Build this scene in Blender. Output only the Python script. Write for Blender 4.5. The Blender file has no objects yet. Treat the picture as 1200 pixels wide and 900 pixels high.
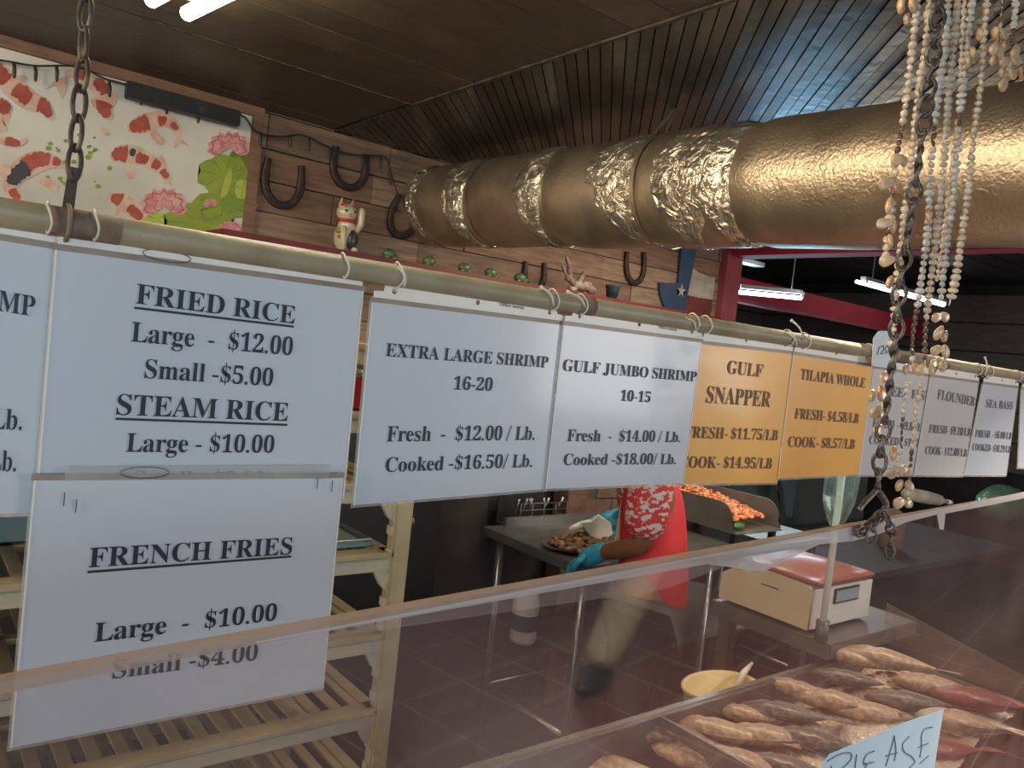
import bpy, bmesh, math, random
from mathutils import Vector, Matrix
random.seed(7)
SC = bpy.context.scene
COL = SC.collection
PI = math.pi

# ------------------------------------------------------------------ camera
F = 930.0
def _v(a): return Vector(a)
_X = Vector((1762-600, -(536.8-450), F)).normalized()      # world X in (right, up, forward)
_U = _X.cross(Vector((1, -0.111, 0))).normalized()
if _U.y < 0: _U = -_U
_Y = _U.cross(_X)
if _Y.z < 0: _Y = -_Y
EYE = Vector((0, 0, 1.6))
right = Vector((_X.x, _Y.x, _U.x)); up = Vector((_X.y, _Y.y, _U.y)); fwd = Vector((_X.z, _Y.z, _U.z))
cam_d = bpy.data.cameras.new('camera'); cam = bpy.data.objects.new('camera', cam_d); COL.objects.link(cam)
cam_d.sensor_width = 36; cam_d.lens = 36*F/1200; cam_d.clip_start = 0.02; cam_d.clip_end = 60
mw = Matrix.Identity(4)
for i in range(3):
    mw[i][0] = right[i]; mw[i][1] = up[i]; mw[i][2] = -fwd[i]; mw[i][3] = EYE[i]
cam.matrix_world = mw
SC.camera = cam
def ray(px, py): return right*(px-600) + up*(450-py) + fwd*F
def at(px, py, Y):
    r = ray(px, py); return EYE + r*(Y/r.y)
def atz(px, py, z):
    r = ray(px, py); return EYE + r*((z-1.6)/r.z)
def atx(px, py, x):
    r = ray(px, py); return EYE + r*(x/r.x)

# ------------------------------------------------------------------ world, light, exposure
w = bpy.data.worlds.new('world'); SC.world = w; w.use_nodes = True
w.node_tree.nodes['Background'].inputs[0].default_value = (0.42, 0.66, 0.92, 1)
w.node_tree.nodes['Background'].inputs[1].default_value = 0.40
SC.view_settings.view_transform = 'Standard'; SC.view_settings.look = 'None'
SC.view_settings.gamma = 1; SC.view_settings.use_curve_mapping = False
SC.view_settings.exposure = 0.0
def area(name, loc, target, sx, sy, power, col):
    l = bpy.data.lights.new(name, 'AREA'); l.shape = 'RECTANGLE'; l.size = sx; l.size_y = sy; l.energy = power; l.color = col
    o = bpy.data.objects.new(name, l); COL.objects.link(o); o.location = loc
    o.rotation_euler = (Vector(target)-Vector(loc)).to_track_quat('-Z', 'Y').to_euler()
    return o
area('shop_window_daylight', (-1.2, -3.6, 1.7), (1.0, 0.8, 1.4), 3.0, 1.6, 92, (0.60, 0.84, 1.0))
area('right_signs_fill', (4.4, -2.4, 1.8), (2.3, 0.8, 1.5), 1.6, 1.2, 56, (1.0, 0.93, 0.86))  # added fill without a source of its own, brightens the right-hand signs
area('left_window_daylight', (-3.4, 0.25, 1.75), (1.7, 0.75, 1.95), 1.3, 1.1, 85, (1.0, 0.80, 0.56))
area('customer_fill', (2.5, -0.15, 2.2), (3.1, -1.2, 0.3), 0.9, 0.3, 95, (1.0, 0.93, 0.84))  # added unseen fill, lights the customer so the trousers show in the acrylic
area('ice_fill', (2.7, 1.05, 2.25), (2.1, 0.85, 0.8), 0.9, 0.15, 22, (1.0, 0.80, 0.56))  # added warm fill over the ice and fish, no fixture belongs to it
area('kitchen_top_fill', (2.6, 2.0, 2.26), (2.6, 2.1, 0), 1.1, 0.2, 12, (1.0, 0.88, 0.70))  # added fill from above to lift the dark kitchen
area('kitchen_side_fill', (-1.2, 1.7, 2.2), (0.9, 2.7, 1.9), 1.1, 0.2, 17, (1.0, 0.84, 0.62))  # added fill from the left, brightens the back wall
area('ceiling_sheen_fill', (6.0, 4.6, 1.28), (1.8, 1.3, 2.3), 1.8, 0.5, 46, (0.34, 0.70, 1.0))  # added cold fill that gives the diagonal ceiling boards a blue sheen

# ------------------------------------------------------------------ materials
def M(name, col, rough=0.6, metal=0.0, col2=None, vs=6.0, vstretch=(1, 1, 1), lo=.35, hi=.65, bump=0, bs=60, bstretch=(1, 1, 1),
      coat=0, spec=0.5, trans=0, emit=None, es=1.0, alpha=1, detail=4):
    m = bpy.data.materials.new(name); m.use_nodes = True
    nt = m.node_tree; n = nt.nodes; L = nt.links; p = n['Principled BSDF']
    p.inputs['Base Color'].default_value = (*col, 1); p.inputs['Roughness'].default_value = rough
    p.inputs['Metallic'].default_value = metal; p.inputs['Specular IOR Level'].default_value = spec
    p.inputs['Coat Weight'].default_value = coat; p.inputs['Coat Roughness'].default_value = .12
    p.inputs['Transmission Weight'].default_value = trans; p.inputs['Alpha'].default_value = alpha
    if emit: p.inputs['Emission Color'].default_value = (*emit, 1); p.inputs['Emission Strength'].default_value = es
    tc = n.new('ShaderNodeTexCoord')
    if col2:
        mp = n.new('ShaderNodeMapping'); mp.inputs['Scale'].default_value = vstretch; L.new(tc.outputs['Object'], mp.inputs[0])
        no = n.new('ShaderNodeTexNoise'); no.inputs['Scale'].default_value = vs; no.inputs['Detail'].default_value = detail
        L.new(mp.outputs[0], no.inputs['Vector'])
        r = n.new('ShaderNodeValToRGB'); r.color_ramp.elements[0].position = lo; r.color_ramp.elements[1].position = hi
        r.color_ramp.elements[0].color = (*col, 1); r.color_ramp.elements[1].color = (*col2, 1)
        L.new(no.outputs[0], r.inputs[0]); L.new(r.outputs[0], p.inputs['Base Color'])
    if bump:
        mp = n.new('ShaderNodeMapping'); mp.inputs['Scale'].default_value = bstretch; L.new(tc.outputs['Object'], mp.inputs[0])
        no = n.new('ShaderNodeTexNoise'); no.inputs['Scale'].default_value = bs; no.inputs['Detail'].default_value = 3
        L.new(mp.outputs[0], no.inputs['Vector'])
        b = n.new('ShaderNodeBump'); b.inputs['Strength'].default_value = bump; b.inputs['Distance'].default_value = .01
        L.new(no.outputs[0], b.inputs['Height']); L.new(b.outputs[0], p.inputs['Normal'])
    return m
def emitter(name, col, s):
    m = bpy.data.materials.new(name); m.use_nodes = True; nt = m.node_tree
    e = nt.nodes.new('ShaderNodeEmission'); e.inputs[0].default_value = (*col, 1); e.inputs[1].default_value = s
    nt.links.new(e.outputs[0], nt.nodes['Material Output'].inputs[0]); return m
def clear(name, ior, haze, hcol, hvar=0.0, hs=3.0, rough=.02, tint=(1, 1, 1), stretch=(1, 1, 1)):
    m = bpy.data.materials.new(name); m.use_nodes = True; nt = m.node_tree; n = nt.nodes; L = nt.links
    tr = n.new('ShaderNodeBsdfTransparent'); tr.inputs[0].default_value = (*tint, 1)
    gl = n.new('ShaderNodeBsdfGlossy'); gl.inputs['Roughness'].default_value = rough
    fr = n.new('ShaderNodeFresnel'); fr.inputs[0].default_value = ior
    df = n.new('ShaderNodeBsdfDiffuse'); df.inputs[0].default_value = (*hcol, 1)
    m1 = n.new('ShaderNodeMixShader'); m2 = n.new('ShaderNodeMixShader')
    geo = n.new('ShaderNodeNewGeometry')                     # both faces of the thin slab use the outside Fresnel
    ir = n.new('ShaderNodeMapRange'); ir.inputs[3].default_value = ior; ir.inputs[4].default_value = 1/ior
    L.new(geo.outputs['Backfacing'], ir.inputs[0]); L.new(ir.outputs[0], fr.inputs[0])
    L.new(fr.outputs[0], m1.inputs[0]); L.new(tr.outputs[0], m1.inputs[1]); L.new(gl.outputs[0], m1.inputs[2])
    L.new(m1.outputs[0], m2.inputs[1]); L.new(df.outputs[0], m2.inputs[2])
    tc = n.new('ShaderNodeTexCoord'); mp = n.new('ShaderNodeMapping'); mp.inputs['Scale'].default_value = stretch
    no = n.new('ShaderNodeTexNoise'); no.inputs['Scale'].default_value = hs; no.inputs['Detail'].default_value = 6
    L.new(tc.outputs['Object'], mp.inputs[0]); L.new(mp.outputs[0], no.inputs['Vector'])
    mr = n.new('ShaderNodeMapRange'); mr.inputs[1].default_value = .3; mr.inputs[2].default_value = .7
    mr.inputs[3].default_value = max(0, haze-hvar); mr.inputs[4].default_value = haze+hvar
    L.new(no.outputs[0], mr.inputs[0]); L.new(mr.outputs[0], m2.inputs[0])
    L.new(m2.outputs[0], n['Material Output'].inputs[0]); return m

mt = {}
mt['ceil_a'] = M('dark_ceiling_board', (.085, .062, .048), .42, col2=(.060, .045, .036), vs=5, vstretch=(1, 8, 1), bump=.25, bs=40, bstretch=(.3, 3, 1))
mt['ceil_b'] = M('dark_ceiling_board_worn', (.100, .074, .054), .38, col2=(.060, .046, .036), vs=7, bump=.3, bs=30)
mt['ceil_d'] = M('glossy_beadboard', (.036, .030, .026), .27, col2=(.052, .042, .034), vs=9, spec=.38, bump=.12, bs=25)
mt['ceil_e'] = M('dull_beadboard', (.028, .023, .020), .38, col2=(.042, .034, .028), vs=9, bump=.2, bs=25)
mt['gap'] = M('dark_gap', (.012, .010, .009), .9)
mt['seam'] = M('scraped_seam', (.085, .06, .038), .7, col2=(.03, .025, .02), vs=28, lo=.4, hi=.6)
for i, (a, b) in enumerate([((.26, .155, .090), (.15, .092, .056)), ((.21, .130, .080), (.125, .078, .050)), ((.31, .20, .125), (.19, .12, .075)), ((.23, .125, .075), (.14, .08, .052))]):
    mt['plank%d' % i] = M('barn_plank_%d' % i, a, .75, col2=b, vs=7, vstretch=(1, 1, 9), bump=.4, bs=22, bstretch=(.6, 1, 8))
mt['trim'] = M('brown_trim', (.24, .125, .07), .65, col2=(.16, .085, .05), vs=12, vstretch=(1, 1, 6), bump=.2)
mt['mural'] = M('mural_ground', (.76, .71, .60), .6, col2=(.48, .45, .37), vs=2)
mt['koi'] = M('koi_pink', (.60, .34, .24), .6, col2=(.72, .52, .40), vs=25, vstretch=(1, 1, 1))
mt['koired'] = M('koi_red', (.46, .095, .055), .6, col2=(.34, .055, .035), vs=30)
mt['koiblk'] = M('koi_black', (.05, .045, .05), .6)
mt['petal'] = M('lotus_pink', (.58, .20, .20), .6, col2=(.70, .36, .32), vs=40)
mt['petal2'] = M('lotus_deep_pink', (.42, .10, .12), .6)
mt['leaf'] = M('leaf_green', (.30, .36, .035), .6, col2=(.20, .27, .03), vs=18)
mt['leaf2'] = M('leaf_light_green', (.42, .48, .07), .6)
mt['leafd'] = M('leaf_dark_vein', (.13, .19, .025), .6)
mt['iron'] = M('rusty_iron', (.045, .035, .030), .6, .6, col2=(.085, .045, .028), vs=30, bump=.4, bs=90)
mt['chain'] = M('weathered_chain', (.20, .18, .155), .45, .75, col2=(.09, .08, .07), vs=60, bump=.3, bs=200)
mt['blackbar'] = M('black_bar', (.014, .013, .013), .5, col2=(.06, .055, .045), vs=30, lo=.6, hi=.8)
mt['wire'] = M('dark_green_wire', (.02, .028, .018), .5)
mt['pipe'] = M('cream_painted_pipe', (.33, .29, .18), .45, col2=(.25, .205, .12), vs=12, bump=.15, bs=60)
mt['piperust'] = M('rusted_pipe', (.13, .075, .045), .7, col2=(.25, .19, .13), vs=40, bump=.3)
mt['tie'] = M('pale_plastic_tie', (.55, .52, .45), .4, coat=.3)
mt['paper'] = M('sleeved_white_paper', (.58, .60, .62), .35, col2=(.52, .545, .58), vs=3, bump=.06, bs=4, coat=.35)
mt['paperg'] = M('sleeved_grey_paper', (.58, .55, .51), .4, col2=(.50, .47, .44), vs=4, coat=.3)
mt['paperg_old'] = M('worn_grey_paper', (.44, .42, .39), .4, col2=(.38, .36, .34), vs=4, coat=.3)
mt['papero'] = M('sleeved_orange_paper', (.90, .43, .055), .38, col2=(.80, .37, .045), vs=4, bump=.06, bs=5, coat=.3)
mt['note'] = M('pale_blue_note_paper', (.46, .60, .66), .7, col2=(.41, .55, .62), vs=8)
mt['strip'] = M('punched_strip', (.84, .79, .70), .4, col2=(.72, .67, .58), vs=10)
mt['edge'] = M('grubby_sleeve_edge', (.34, .27, .21), .4, col2=(.22, .17, .13), vs=14)
mt['sleeve'] = clear('clear_sleeve', 1.45, .30, (.65, .63, .58), .1, 20)
mt['ink'] = M('black_ink', (.018, .020, .028), .5)
mt['inkb'] = M('brown_ink', (.10, .035, .02), .5)
mt['inkg'] = M('grey_ink', (.10, .095, .10), .5)
mt['inkp'] = M('pen_ink', (.10, .14, .18), .5)
mt['acrylic'] = clear('hazy_acrylic', 1.62, .055, (.42, .34, .30), .025, 3.5, .012, (.985, .975, .97), (1, 1, 1.5))
mt['acedge'] = clear('milky_acrylic_edge', 1.3, .62, (.50, .36, .27), .12, 9, .2)
mt['film'] = clear('peeling_masking_film', 1.3, .58, (.72, .64, .60), .04, 12, .3)
mt['rack'] = M('cream_plastic', (.38, .32, .19), .5, col2=(.28, .23, .14), vs=9, bump=.15, bs=40)
mt['rackd'] = M('grey_cream_plastic', (.33, .33, .29), .5, col2=(.42, .37, .25), vs=8)
mt['glasslid'] = M('blue_green_lid', (.14, .22, .23), .2, col2=(.18, .27, .27), vs=6, coat=.4)
mt['steel'] = M('stainless_steel', (.24, .24, .225), .26, .75, col2=(.34, .34, .33), vs=5, vstretch=(1, 9, 1), bump=.05, bs=60)
mt['hopper'] = M('grey_tray_metal', (.20, .185, .165), .45, .3, col2=(.15, .14, .125), vs=8)
mt['dsteel'] = M('dull_steel', (.17, .16, .15), .42, .5, col2=(.12, .115, .11), vs=8)
mt['gsteel'] = M('greenish_steel', (.11, .13, .12), .35, .5)
mt['black'] = M('black_appliance', (.016, .016, .018), .45)
mt['dark'] = M('dark_wall', (.042, .034, .029), .7, col2=(.020, .016, .014), vs=5)
mt['dbrown'] = M('dark_brown_board', (.17, .135, .11), .6, col2=(.12, .095, .08), vs=6, vstretch=(1, 1, 8))
mt['brick'] = M('pinkish_brick', (.27, .175, .15), .8, col2=(.20, .125, .105), vs=14, bump=.4, bs=50)
mt['brickb'] = M('brown_brick', (.19, .105, .08), .8, col2=(.13, .08, .06), vs=14, bump=.4, bs=50)
mt['mortar'] = M('mortar', (.13, .10, .09), .9)
mt['red'] = M('red_paint', (.46, .022, .036), .75, col2=(.34, .016, .028), vs=6)
mt['pinkpost'] = M('faded_red_paint', (.30, .075, .085), .5, col2=(.22, .04, .05), vs=5)
mt['shelfred'] = M('dark_red_shelf', (.16, .018, .018), .55, col2=(.10, .012, .012), vs=8)
mt['kfloor'] = M('dark_floor', (.035, .030, .028), .35, col2=(.02, .018, .017), vs=3)
mt['skin'] = M('brown_skin', (.20, .085, .042), .5, col2=(.17, .07, .035), vs=12)
mt['shirtred'] = M('red_shirt', (.50, .012, .028), .7, col2=(.40, .01, .02), vs=9, bump=.2, bs=14)
mt['sleevep'] = M('red_white_print', (.45, .025, .035), .7, col2=(.50, .47, .45), vs=48, vstretch=(1, 1, 1.6), lo=.49, hi=.55, detail=5)
mt['glove'] = M('blue_nitrile', (.03, .26, .38), .35, col2=(.05, .34, .46), vs=50, bump=.4, bs=90)
mt['cloth'] = M('white_cloth', (.66, .63, .56), .8, bump=.3, bs=25)
mt['apron'] = M('white_apron', (.60, .56, .50), .8, bump=.3, bs=20)
mt['khaki'] = M('khaki_trousers', (.62, .50, .34), .8, col2=(.54, .43, .29), vs=14, bump=.5, bs=18, bstretch=(1, 1, .4))
mt['darkcloth'] = M('dark_trousers', (.02, .02, .025), .8)
mt['hair'] = M('black_hair', (.012, .010, .009), .6)
mt['white'] = M('white_plastic', (.62, .61, .57), .4)
mt['scale'] = M('beige_scale_case', (.62, .50, .34), .45, col2=(.56, .45, .31), vs=8)
mt['scalef'] = M('pale_scale_front', (.62, .62, .56), .42)
mt['pan_red'] = M('red_scale_pan', (.30, .10, .085), .28, col2=(.26, .085, .07), vs=7)
mt['lcd'] = M('scale_display', (.26, .36, .42), .2, coat=.5)
mt['ice'] = M('crushed_ice', (.78, .64, .50), .35, col2=(.58, .47, .37), vs=12, bump=1.0, bs=110, coat=.3)
mt['fish1'] = M('tan_fish_skin', (.78, .52, .33), .28, col2=(.36, .26, .20), vs=11, lo=.42, hi=.62, bump=.35, bs=170, coat=.4)
mt['fish2'] = M('grey_fish_skin', (.12, .10, .09), .28, col2=(.46, .38, .30), vs=13, bump=.35, bs=170, coat=.5)
mt['fish3'] = M('red_fish_skin', (.20, .045, .045), .25, col2=(.30, .09, .075), vs=13, bump=.3, bs=170, coat=.6)
mt['eye'] = M('fish_eye', (.01, .01, .01), .15)
mt['tub'] = M('yellow_tub', (.62, .50, .24), .45)
mt['shell'] = M('white_shell', (.66, .58, .46), .38, col2=(.50, .38, .27), vs=60)
mt['shelll'] = M('grey_white_shell', (.62, .60, .54), .38, col2=(.50, .45, .38), vs=60)
mt['cowrie'] = M('orange_tan_shell', (.62, .30, .13), .25, col2=(.70, .48, .28), vs=45, coat=.4)
mt['cowrie2'] = M('pale_cream_shell', (.62, .48, .30), .28, col2=(.50, .33, .17), vs=45, coat=.3)
mt['bead'] = M('brown_seed_bead', (.12, .065, .042), .4)
mt['catw'] = M('cream_glaze', (.60, .50, .34), .3, col2=(.52, .42, .27), vs=14, coat=.4)
mt['catb'] = M('black_glaze', (.05, .045, .035), .3)
mt['catr'] = M('red_glaze', (.45, .03, .02), .3)
mt['gold'] = M('gold_glaze', (.45, .28, .05), .3, .3)
mt['greeng'] = M('green_glaze', (.05, .11, .05), .35, col2=(.12, .15, .06), vs=40)
mt['navy'] = M('navy_paint', (.020, .045, .095), .6, col2=(.03, .06, .11), vs=12)
mt['offwhite'] = M('worn_white_paint', (.42, .38, .30), .7, col2=(.30, .26, .20), vs=14)
mt['maroon'] = M('maroon_paint', (.17, .030, .030), .65, col2=(.12, .022, .022), vs=9)
mt['teal'] = M('teal_pot', (.03, .07, .075), .5)
mt['drift'] = M('bleached_driftwood', (.34, .28, .23), .8, col2=(.13, .055, .045), vs=30, bump=.5)
mt['food'] = M('fried_red_food', (.62, .13, .035), .4, col2=(.78, .42, .20), vs=40, lo=.45, hi=.6)
mt['food2'] = M('grilled_food', (.30, .15, .06), .45, col2=(.10, .055, .03), vs=40)
mt['herb'] = M('green_herb', (.06, .20, .05), .5)
mt['panelm'] = clear('tinted_clear_panel', 1.4, .16, (.40, .31, .25), .03, 6, .05)
mt['bag'] = clear('clear_plastic_bag', 1.9, .10, (.6, .8, .8), .08, 20, .08, (.85, .95, .95))
mt['tealbag'] = M('teal_bag', (.10, .22, .18), .3, col2=(.22, .30, .10), vs=7, bump=.5, bs=12, coat=.5)
mt['tube_w'] = emitter('warm_tube', (1.0, .86, .62), 30)
mt['tube_c'] = emitter('cold_tube', (.80, .95, 1.0), 9)
mt['fixt'] = M('white_fixture', (.5, .5, .46), .4)
mt['bluecol'] = M('blue_grey_cloth', (.035, .055, .065), .7)
mt['cream2'] = M('tag_plastic', (.55, .62, .64), .5)

def foil(name, col, strong):
    m = bpy.data.materials.new(name); m.use_nodes = True; nt = m.node_tree; n = nt.nodes; L = nt.links; p = n['Principled BSDF']
    p.inputs['Metallic'].default_value = .85; p.inputs['Roughness'].default_value = .22 if strong else .38
    tc = n.new('ShaderNodeTexCoord')
    a = n.new('ShaderNodeTexNoise'); a.inputs['Scale'].default_value = 22 if strong else 120; a.inputs['Detail'].default_value = 5
    a.inputs['Distortion'].default_value = 1.5 if strong else .3
    mp = n.new('ShaderNodeMapping'); mp.inputs['Scale'].default_value = (1, 1.0, 1)
    L.new(tc.outputs['Object'], mp.inputs[0]); L.new(mp.outputs[0], a.inputs['Vector'])
    b = n.new('ShaderNodeTexNoise'); b.inputs['Scale'].default_value = 9; b.inputs['Detail'].default_value = 3
    L.new(tc.outputs['Object'], b.inputs['Vector'])
    b1 = n.new('ShaderNodeBump'); b1.inputs['Strength'].default_value = 1.0 if strong else .55; b1.inputs['Distance'].default_value = .02 if strong else .004
    b2 = n.new('ShaderNodeBump'); b2.inputs['Strength'].default_value = .35; b2.inputs['Distance'].default_value = .012
    L.new(b.outputs[0], b2.inputs['Height']); L.new(b2.outputs[0], b1.inputs['Normal']); L.new(a.outputs[0], b1.inputs['Height']); L.new(b1.outputs[0], p.inputs['Normal'])
    r = n.new('ShaderNodeValToRGB'); r.color_ramp.elements[0].color = (*[c*.7 for c in col], 1); r.color_ramp.elements[1].color = (*col, 1)
    r.color_ramp.elements[0].position = .35; r.color_ramp.elements[1].position = .6
    L.new(b.outputs[0], r.inputs[0]); L.new(r.outputs[0], p.inputs['Base Color'])
    return m
mt['foil'] = foil('foil_wrap', (.62, .49, .35), False)
mt['foiltape'] = foil('crinkled_foil_tape', (.86, .76, .60), True)

def fishmat(name, back, belly, spot):
    m = bpy.data.materials.new(name); m.use_nodes = True; nt = m.node_tree; n = nt.nodes; L = nt.links; p = n['Principled BSDF']
    tc = n.new('ShaderNodeTexCoord'); sx = n.new('ShaderNodeSeparateXYZ'); L.new(tc.outputs['Object'], sx.inputs[0])
    a = n.new('ShaderNodeTexNoise'); a.inputs['Scale'].default_value = 38; a.inputs['Detail'].default_value = 5; L.new(tc.outputs['Object'], a.inputs['Vector'])
    ma = n.new('ShaderNodeMath'); ma.operation = 'MULTIPLY_ADD'; ma.inputs[1].default_value = .06; L.new(a.outputs[0], ma.inputs[0]); L.new(sx.outputs[2], ma.inputs[2])
    r = n.new('ShaderNodeMapRange'); r.inputs[1].default_value = .018; r.inputs[2].default_value = .052; L.new(ma.outputs[0], r.inputs[0])
    mx = n.new('ShaderNodeMix'); mx.data_type = 'RGBA'; mx.inputs[6].default_value = (*belly, 1); mx.inputs[7].default_value = (*back, 1); L.new(r.outputs[0], mx.inputs[0])
    b = n.new('ShaderNodeTexNoise'); b.inputs['Scale'].default_value = 62; b.inputs['Detail'].default_value = 6; L.new(tc.outputs['Object'], b.inputs['Vector'])
    r2 = n.new('ShaderNodeMapRange'); r2.inputs[1].default_value = .47; r2.inputs[2].default_value = .58; L.new(b.outputs[0], r2.inputs[0])
    mx2 = n.new('ShaderNodeMix'); mx2.data_type = 'RGBA'; mx2.inputs[7].default_value = (*spot, 1); L.new(r2.outputs[0], mx2.inputs[0]); L.new(mx.outputs[2], mx2.inputs[6])
    L.new(mx2.outputs[2], p.inputs['Base Color']); p.inputs['Roughness'].default_value = .45; p.inputs['Coat Weight'].default_value = .2
    bp = n.new('ShaderNodeBump'); bp.inputs['Strength'].default_value = .4; bp.inputs['Distance'].default_value = .004; L.new(b.outputs[0], bp.inputs['Height']); L.new(bp.outputs[0], p.inputs['Normal'])
    return m
mt['fish1'] = fishmat('tan_fish_skin', (.30, .21, .14), (.74, .56, .40), (.50, .34, .22))
mt['fish2'] = fishmat('grey_fish_skin', (.07, .06, .055), (.46, .40, .34), (.16, .13, .11))
mt['fish3'] = fishmat('red_fish_skin', (.14, .03, .03), (.42, .17, .13), (.24, .06, .05))
def tiles(name, c1, c2, grout, sc, rough=.35):
    m = bpy.data.materials.new(name); m.use_nodes = True; nt = m.node_tree; n = nt.nodes; L = nt.links; p = n['Principled BSDF']
    tc = n.new('ShaderNodeTexCoord'); b = n.new('ShaderNodeTexBrick'); b.offset = 0; b.inputs['Scale'].default_value = sc
    b.inputs['Color1'].default_value = (*c1, 1); b.inputs['Color2'].default_value = (*c2, 1); b.inputs['Mortar'].default_value = (*grout, 1)
    b.inputs['Mortar Size'].default_value = .012; b.inputs['Brick Width'].default_value = 1; b.inputs['Row Height'].default_value = 1
    L.new(tc.outputs['Object'], b.inputs['Vector']); L.new(b.outputs[0], p.inputs['Base Color']); p.inputs['Roughness'].default_value = rough
    return m
mt['tile'] = tiles('maroon_floor_tile', (.20, .060, .048), (.165, .05, .04), (.40, .28, .21), 2.6)

# ------------------------------------------------------------------ mesh helpers
def wloc(o):
    v = Vector((0, 0, 0))
    while o is not None: v += o.location; o = o.parent
    return v
def link(name, me, m, parent=None, smooth=False):
    if m is not None:
        me.materials.clear(); me.materials.append(m)
    if smooth:
        for p in me.polygons: p.use_smooth = True
    o = bpy.data.objects.new(name, me); COL.objects.link(o)
    if parent is not None:
        o.parent = parent; me.transform(Matrix.Translation(-wloc(parent)))
    return o
def obj(name, bm, m, parent=None, smooth=False, origin=None):
    bmesh.ops.recalc_face_normals(bm, faces=bm.faces[:])
    me = bpy.data.meshes.new(name); bm.to_mesh(me); bm.free()
    o = link(name, me, m, parent, smooth)
    if parent is None and origin is not None:
        me.transform(Matrix.Translation(-Vector(origin))); o.location = origin
    return o
def thing(name, label, cat, loc, group=None):
    o = bpy.data.objects.new(name, None); COL.objects.link(o); o.location = loc; o.empty_display_size = .03
    return tag(o, label, cat, group)
def tag(o, label, cat, group=None):
    o['label'] = label; o['category'] = cat
    if group: o['group'] = group
    return o
def struct(o): o['kind'] = 'structure'; return o
def stuff(o): o['kind'] = 'stuff'; return o
def box(bm, c, s, rot=None):
    r = bmesh.ops.create_cube(bm, size=1.0)['verts']
    mx = Matrix.Translation(Vector(c)) @ (rot.to_4x4() if rot is not None else Matrix.Identity(4)) @ Matrix.Diagonal((*s, 1))
    bmesh.ops.transform(bm, matrix=mx, verts=r); return r
def bx(x0, x1, y0, y1, z0, z1, bm=None, bevel=0):
    bm = bm or bmesh.new(); v = box(bm, ((x0+x1)/2, (y0+y1)/2, (z0+z1)/2), (abs(x1-x0), abs(y1-y0), abs(z1-z0)))
    if bevel: bmesh.ops.bevel(bm, geom=list({e for q in v for e in q.link_edges}), offset=bevel, segments=2, affect='EDGES')
    return bm
def tube(bm, pts, r, seg=8, close=False, caps=True):
    pts = [Vector(p) for p in pts]; n = len(pts); rings = []
    rs = r if isinstance(r, (list, tuple)) else [r]*n
    nrm = None
    for i, p in enumerate(pts):
        if close: t = pts[(i+1) % n]-pts[i-1]
        else: t = pts[min(i+1, n-1)]-pts[max(i-1, 0)]
        t.normalize()
        if nrm is None: nrm = t.orthogonal().normalized()
        else: nrm = (nrm - t*nrm.dot(t)).normalized()
        b = t.cross(nrm)
        rings.append([bm.verts.new(p+(nrm*math.cos(a)+b*math.sin(a))*rs[i]) for a in [2*PI*k/seg for k in range(seg)]])
    m = n if close else n-1
    for i in range(m):
        A, B = rings[i], rings[(i+1) % n]
        for k in range(seg): bm.faces.new((A[k], A[(k+1) % seg], B[(k+1) % seg], B[k]))
    if caps and not close:
        bm.faces.new(rings[0][::-1]); bm.faces.new(rings[-1])
    return bm
def ell(bm, c, s, rot=None, u=10, v=7):
    r = bmesh.ops.create_uvsphere(bm, u_segments=u, v_segments=v, radius=1.0)['verts']
    mx = Matrix.Translation(Vector(c)) @ (rot.to_4x4() if rot is not None else Matrix.Identity(4)) @ Matrix.Diagonal((*s, 1))
    bmesh.ops.transform(bm, matrix=mx, verts=r); return r
def prism(pts, d, bm=None):
    """extrude a planar polygon of 3D points by vector d"""
    bm = bm or bmesh.new(); d = Vector(d)
    a = [bm.verts.new(Vector(p)) for p in pts]; b = [bm.verts.new(Vector(p)+d) for p in pts]; n = len(a)
    f1 = bm.faces.new(a); f2 = bm.faces.new(b[::-1])
    for i in range(n): bm.faces.new((a[i], b[i], b[(i+1) % n], a[(i+1) % n]))
    bmesh.ops.triangulate(bm, faces=[f1, f2]); return bm
def spline(pts, n=8):
    pts = [Vector(p) for p in pts]; P = [2*pts[0]-pts[1]]+pts+[2*pts[-1]-pts[-2]]; out = []
    for i in range(1, len(P)-2):
        for k in range(n):
            t = k/n; a, b, c, d = P[i-1], P[i], P[i+1], P[i+2]
            out.append(.5*((2*b)+(c-a)*t+(2*a-5*b+4*c-d)*t*t+(3*b-a-3*c+d)*t*t*t))
    out.append(pts[-1]); return out
def wallpoly(pxs, Y, d=.0012): return prism([at(x, y, Y) for x, y in pxs], (0, -d, 0))

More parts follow.
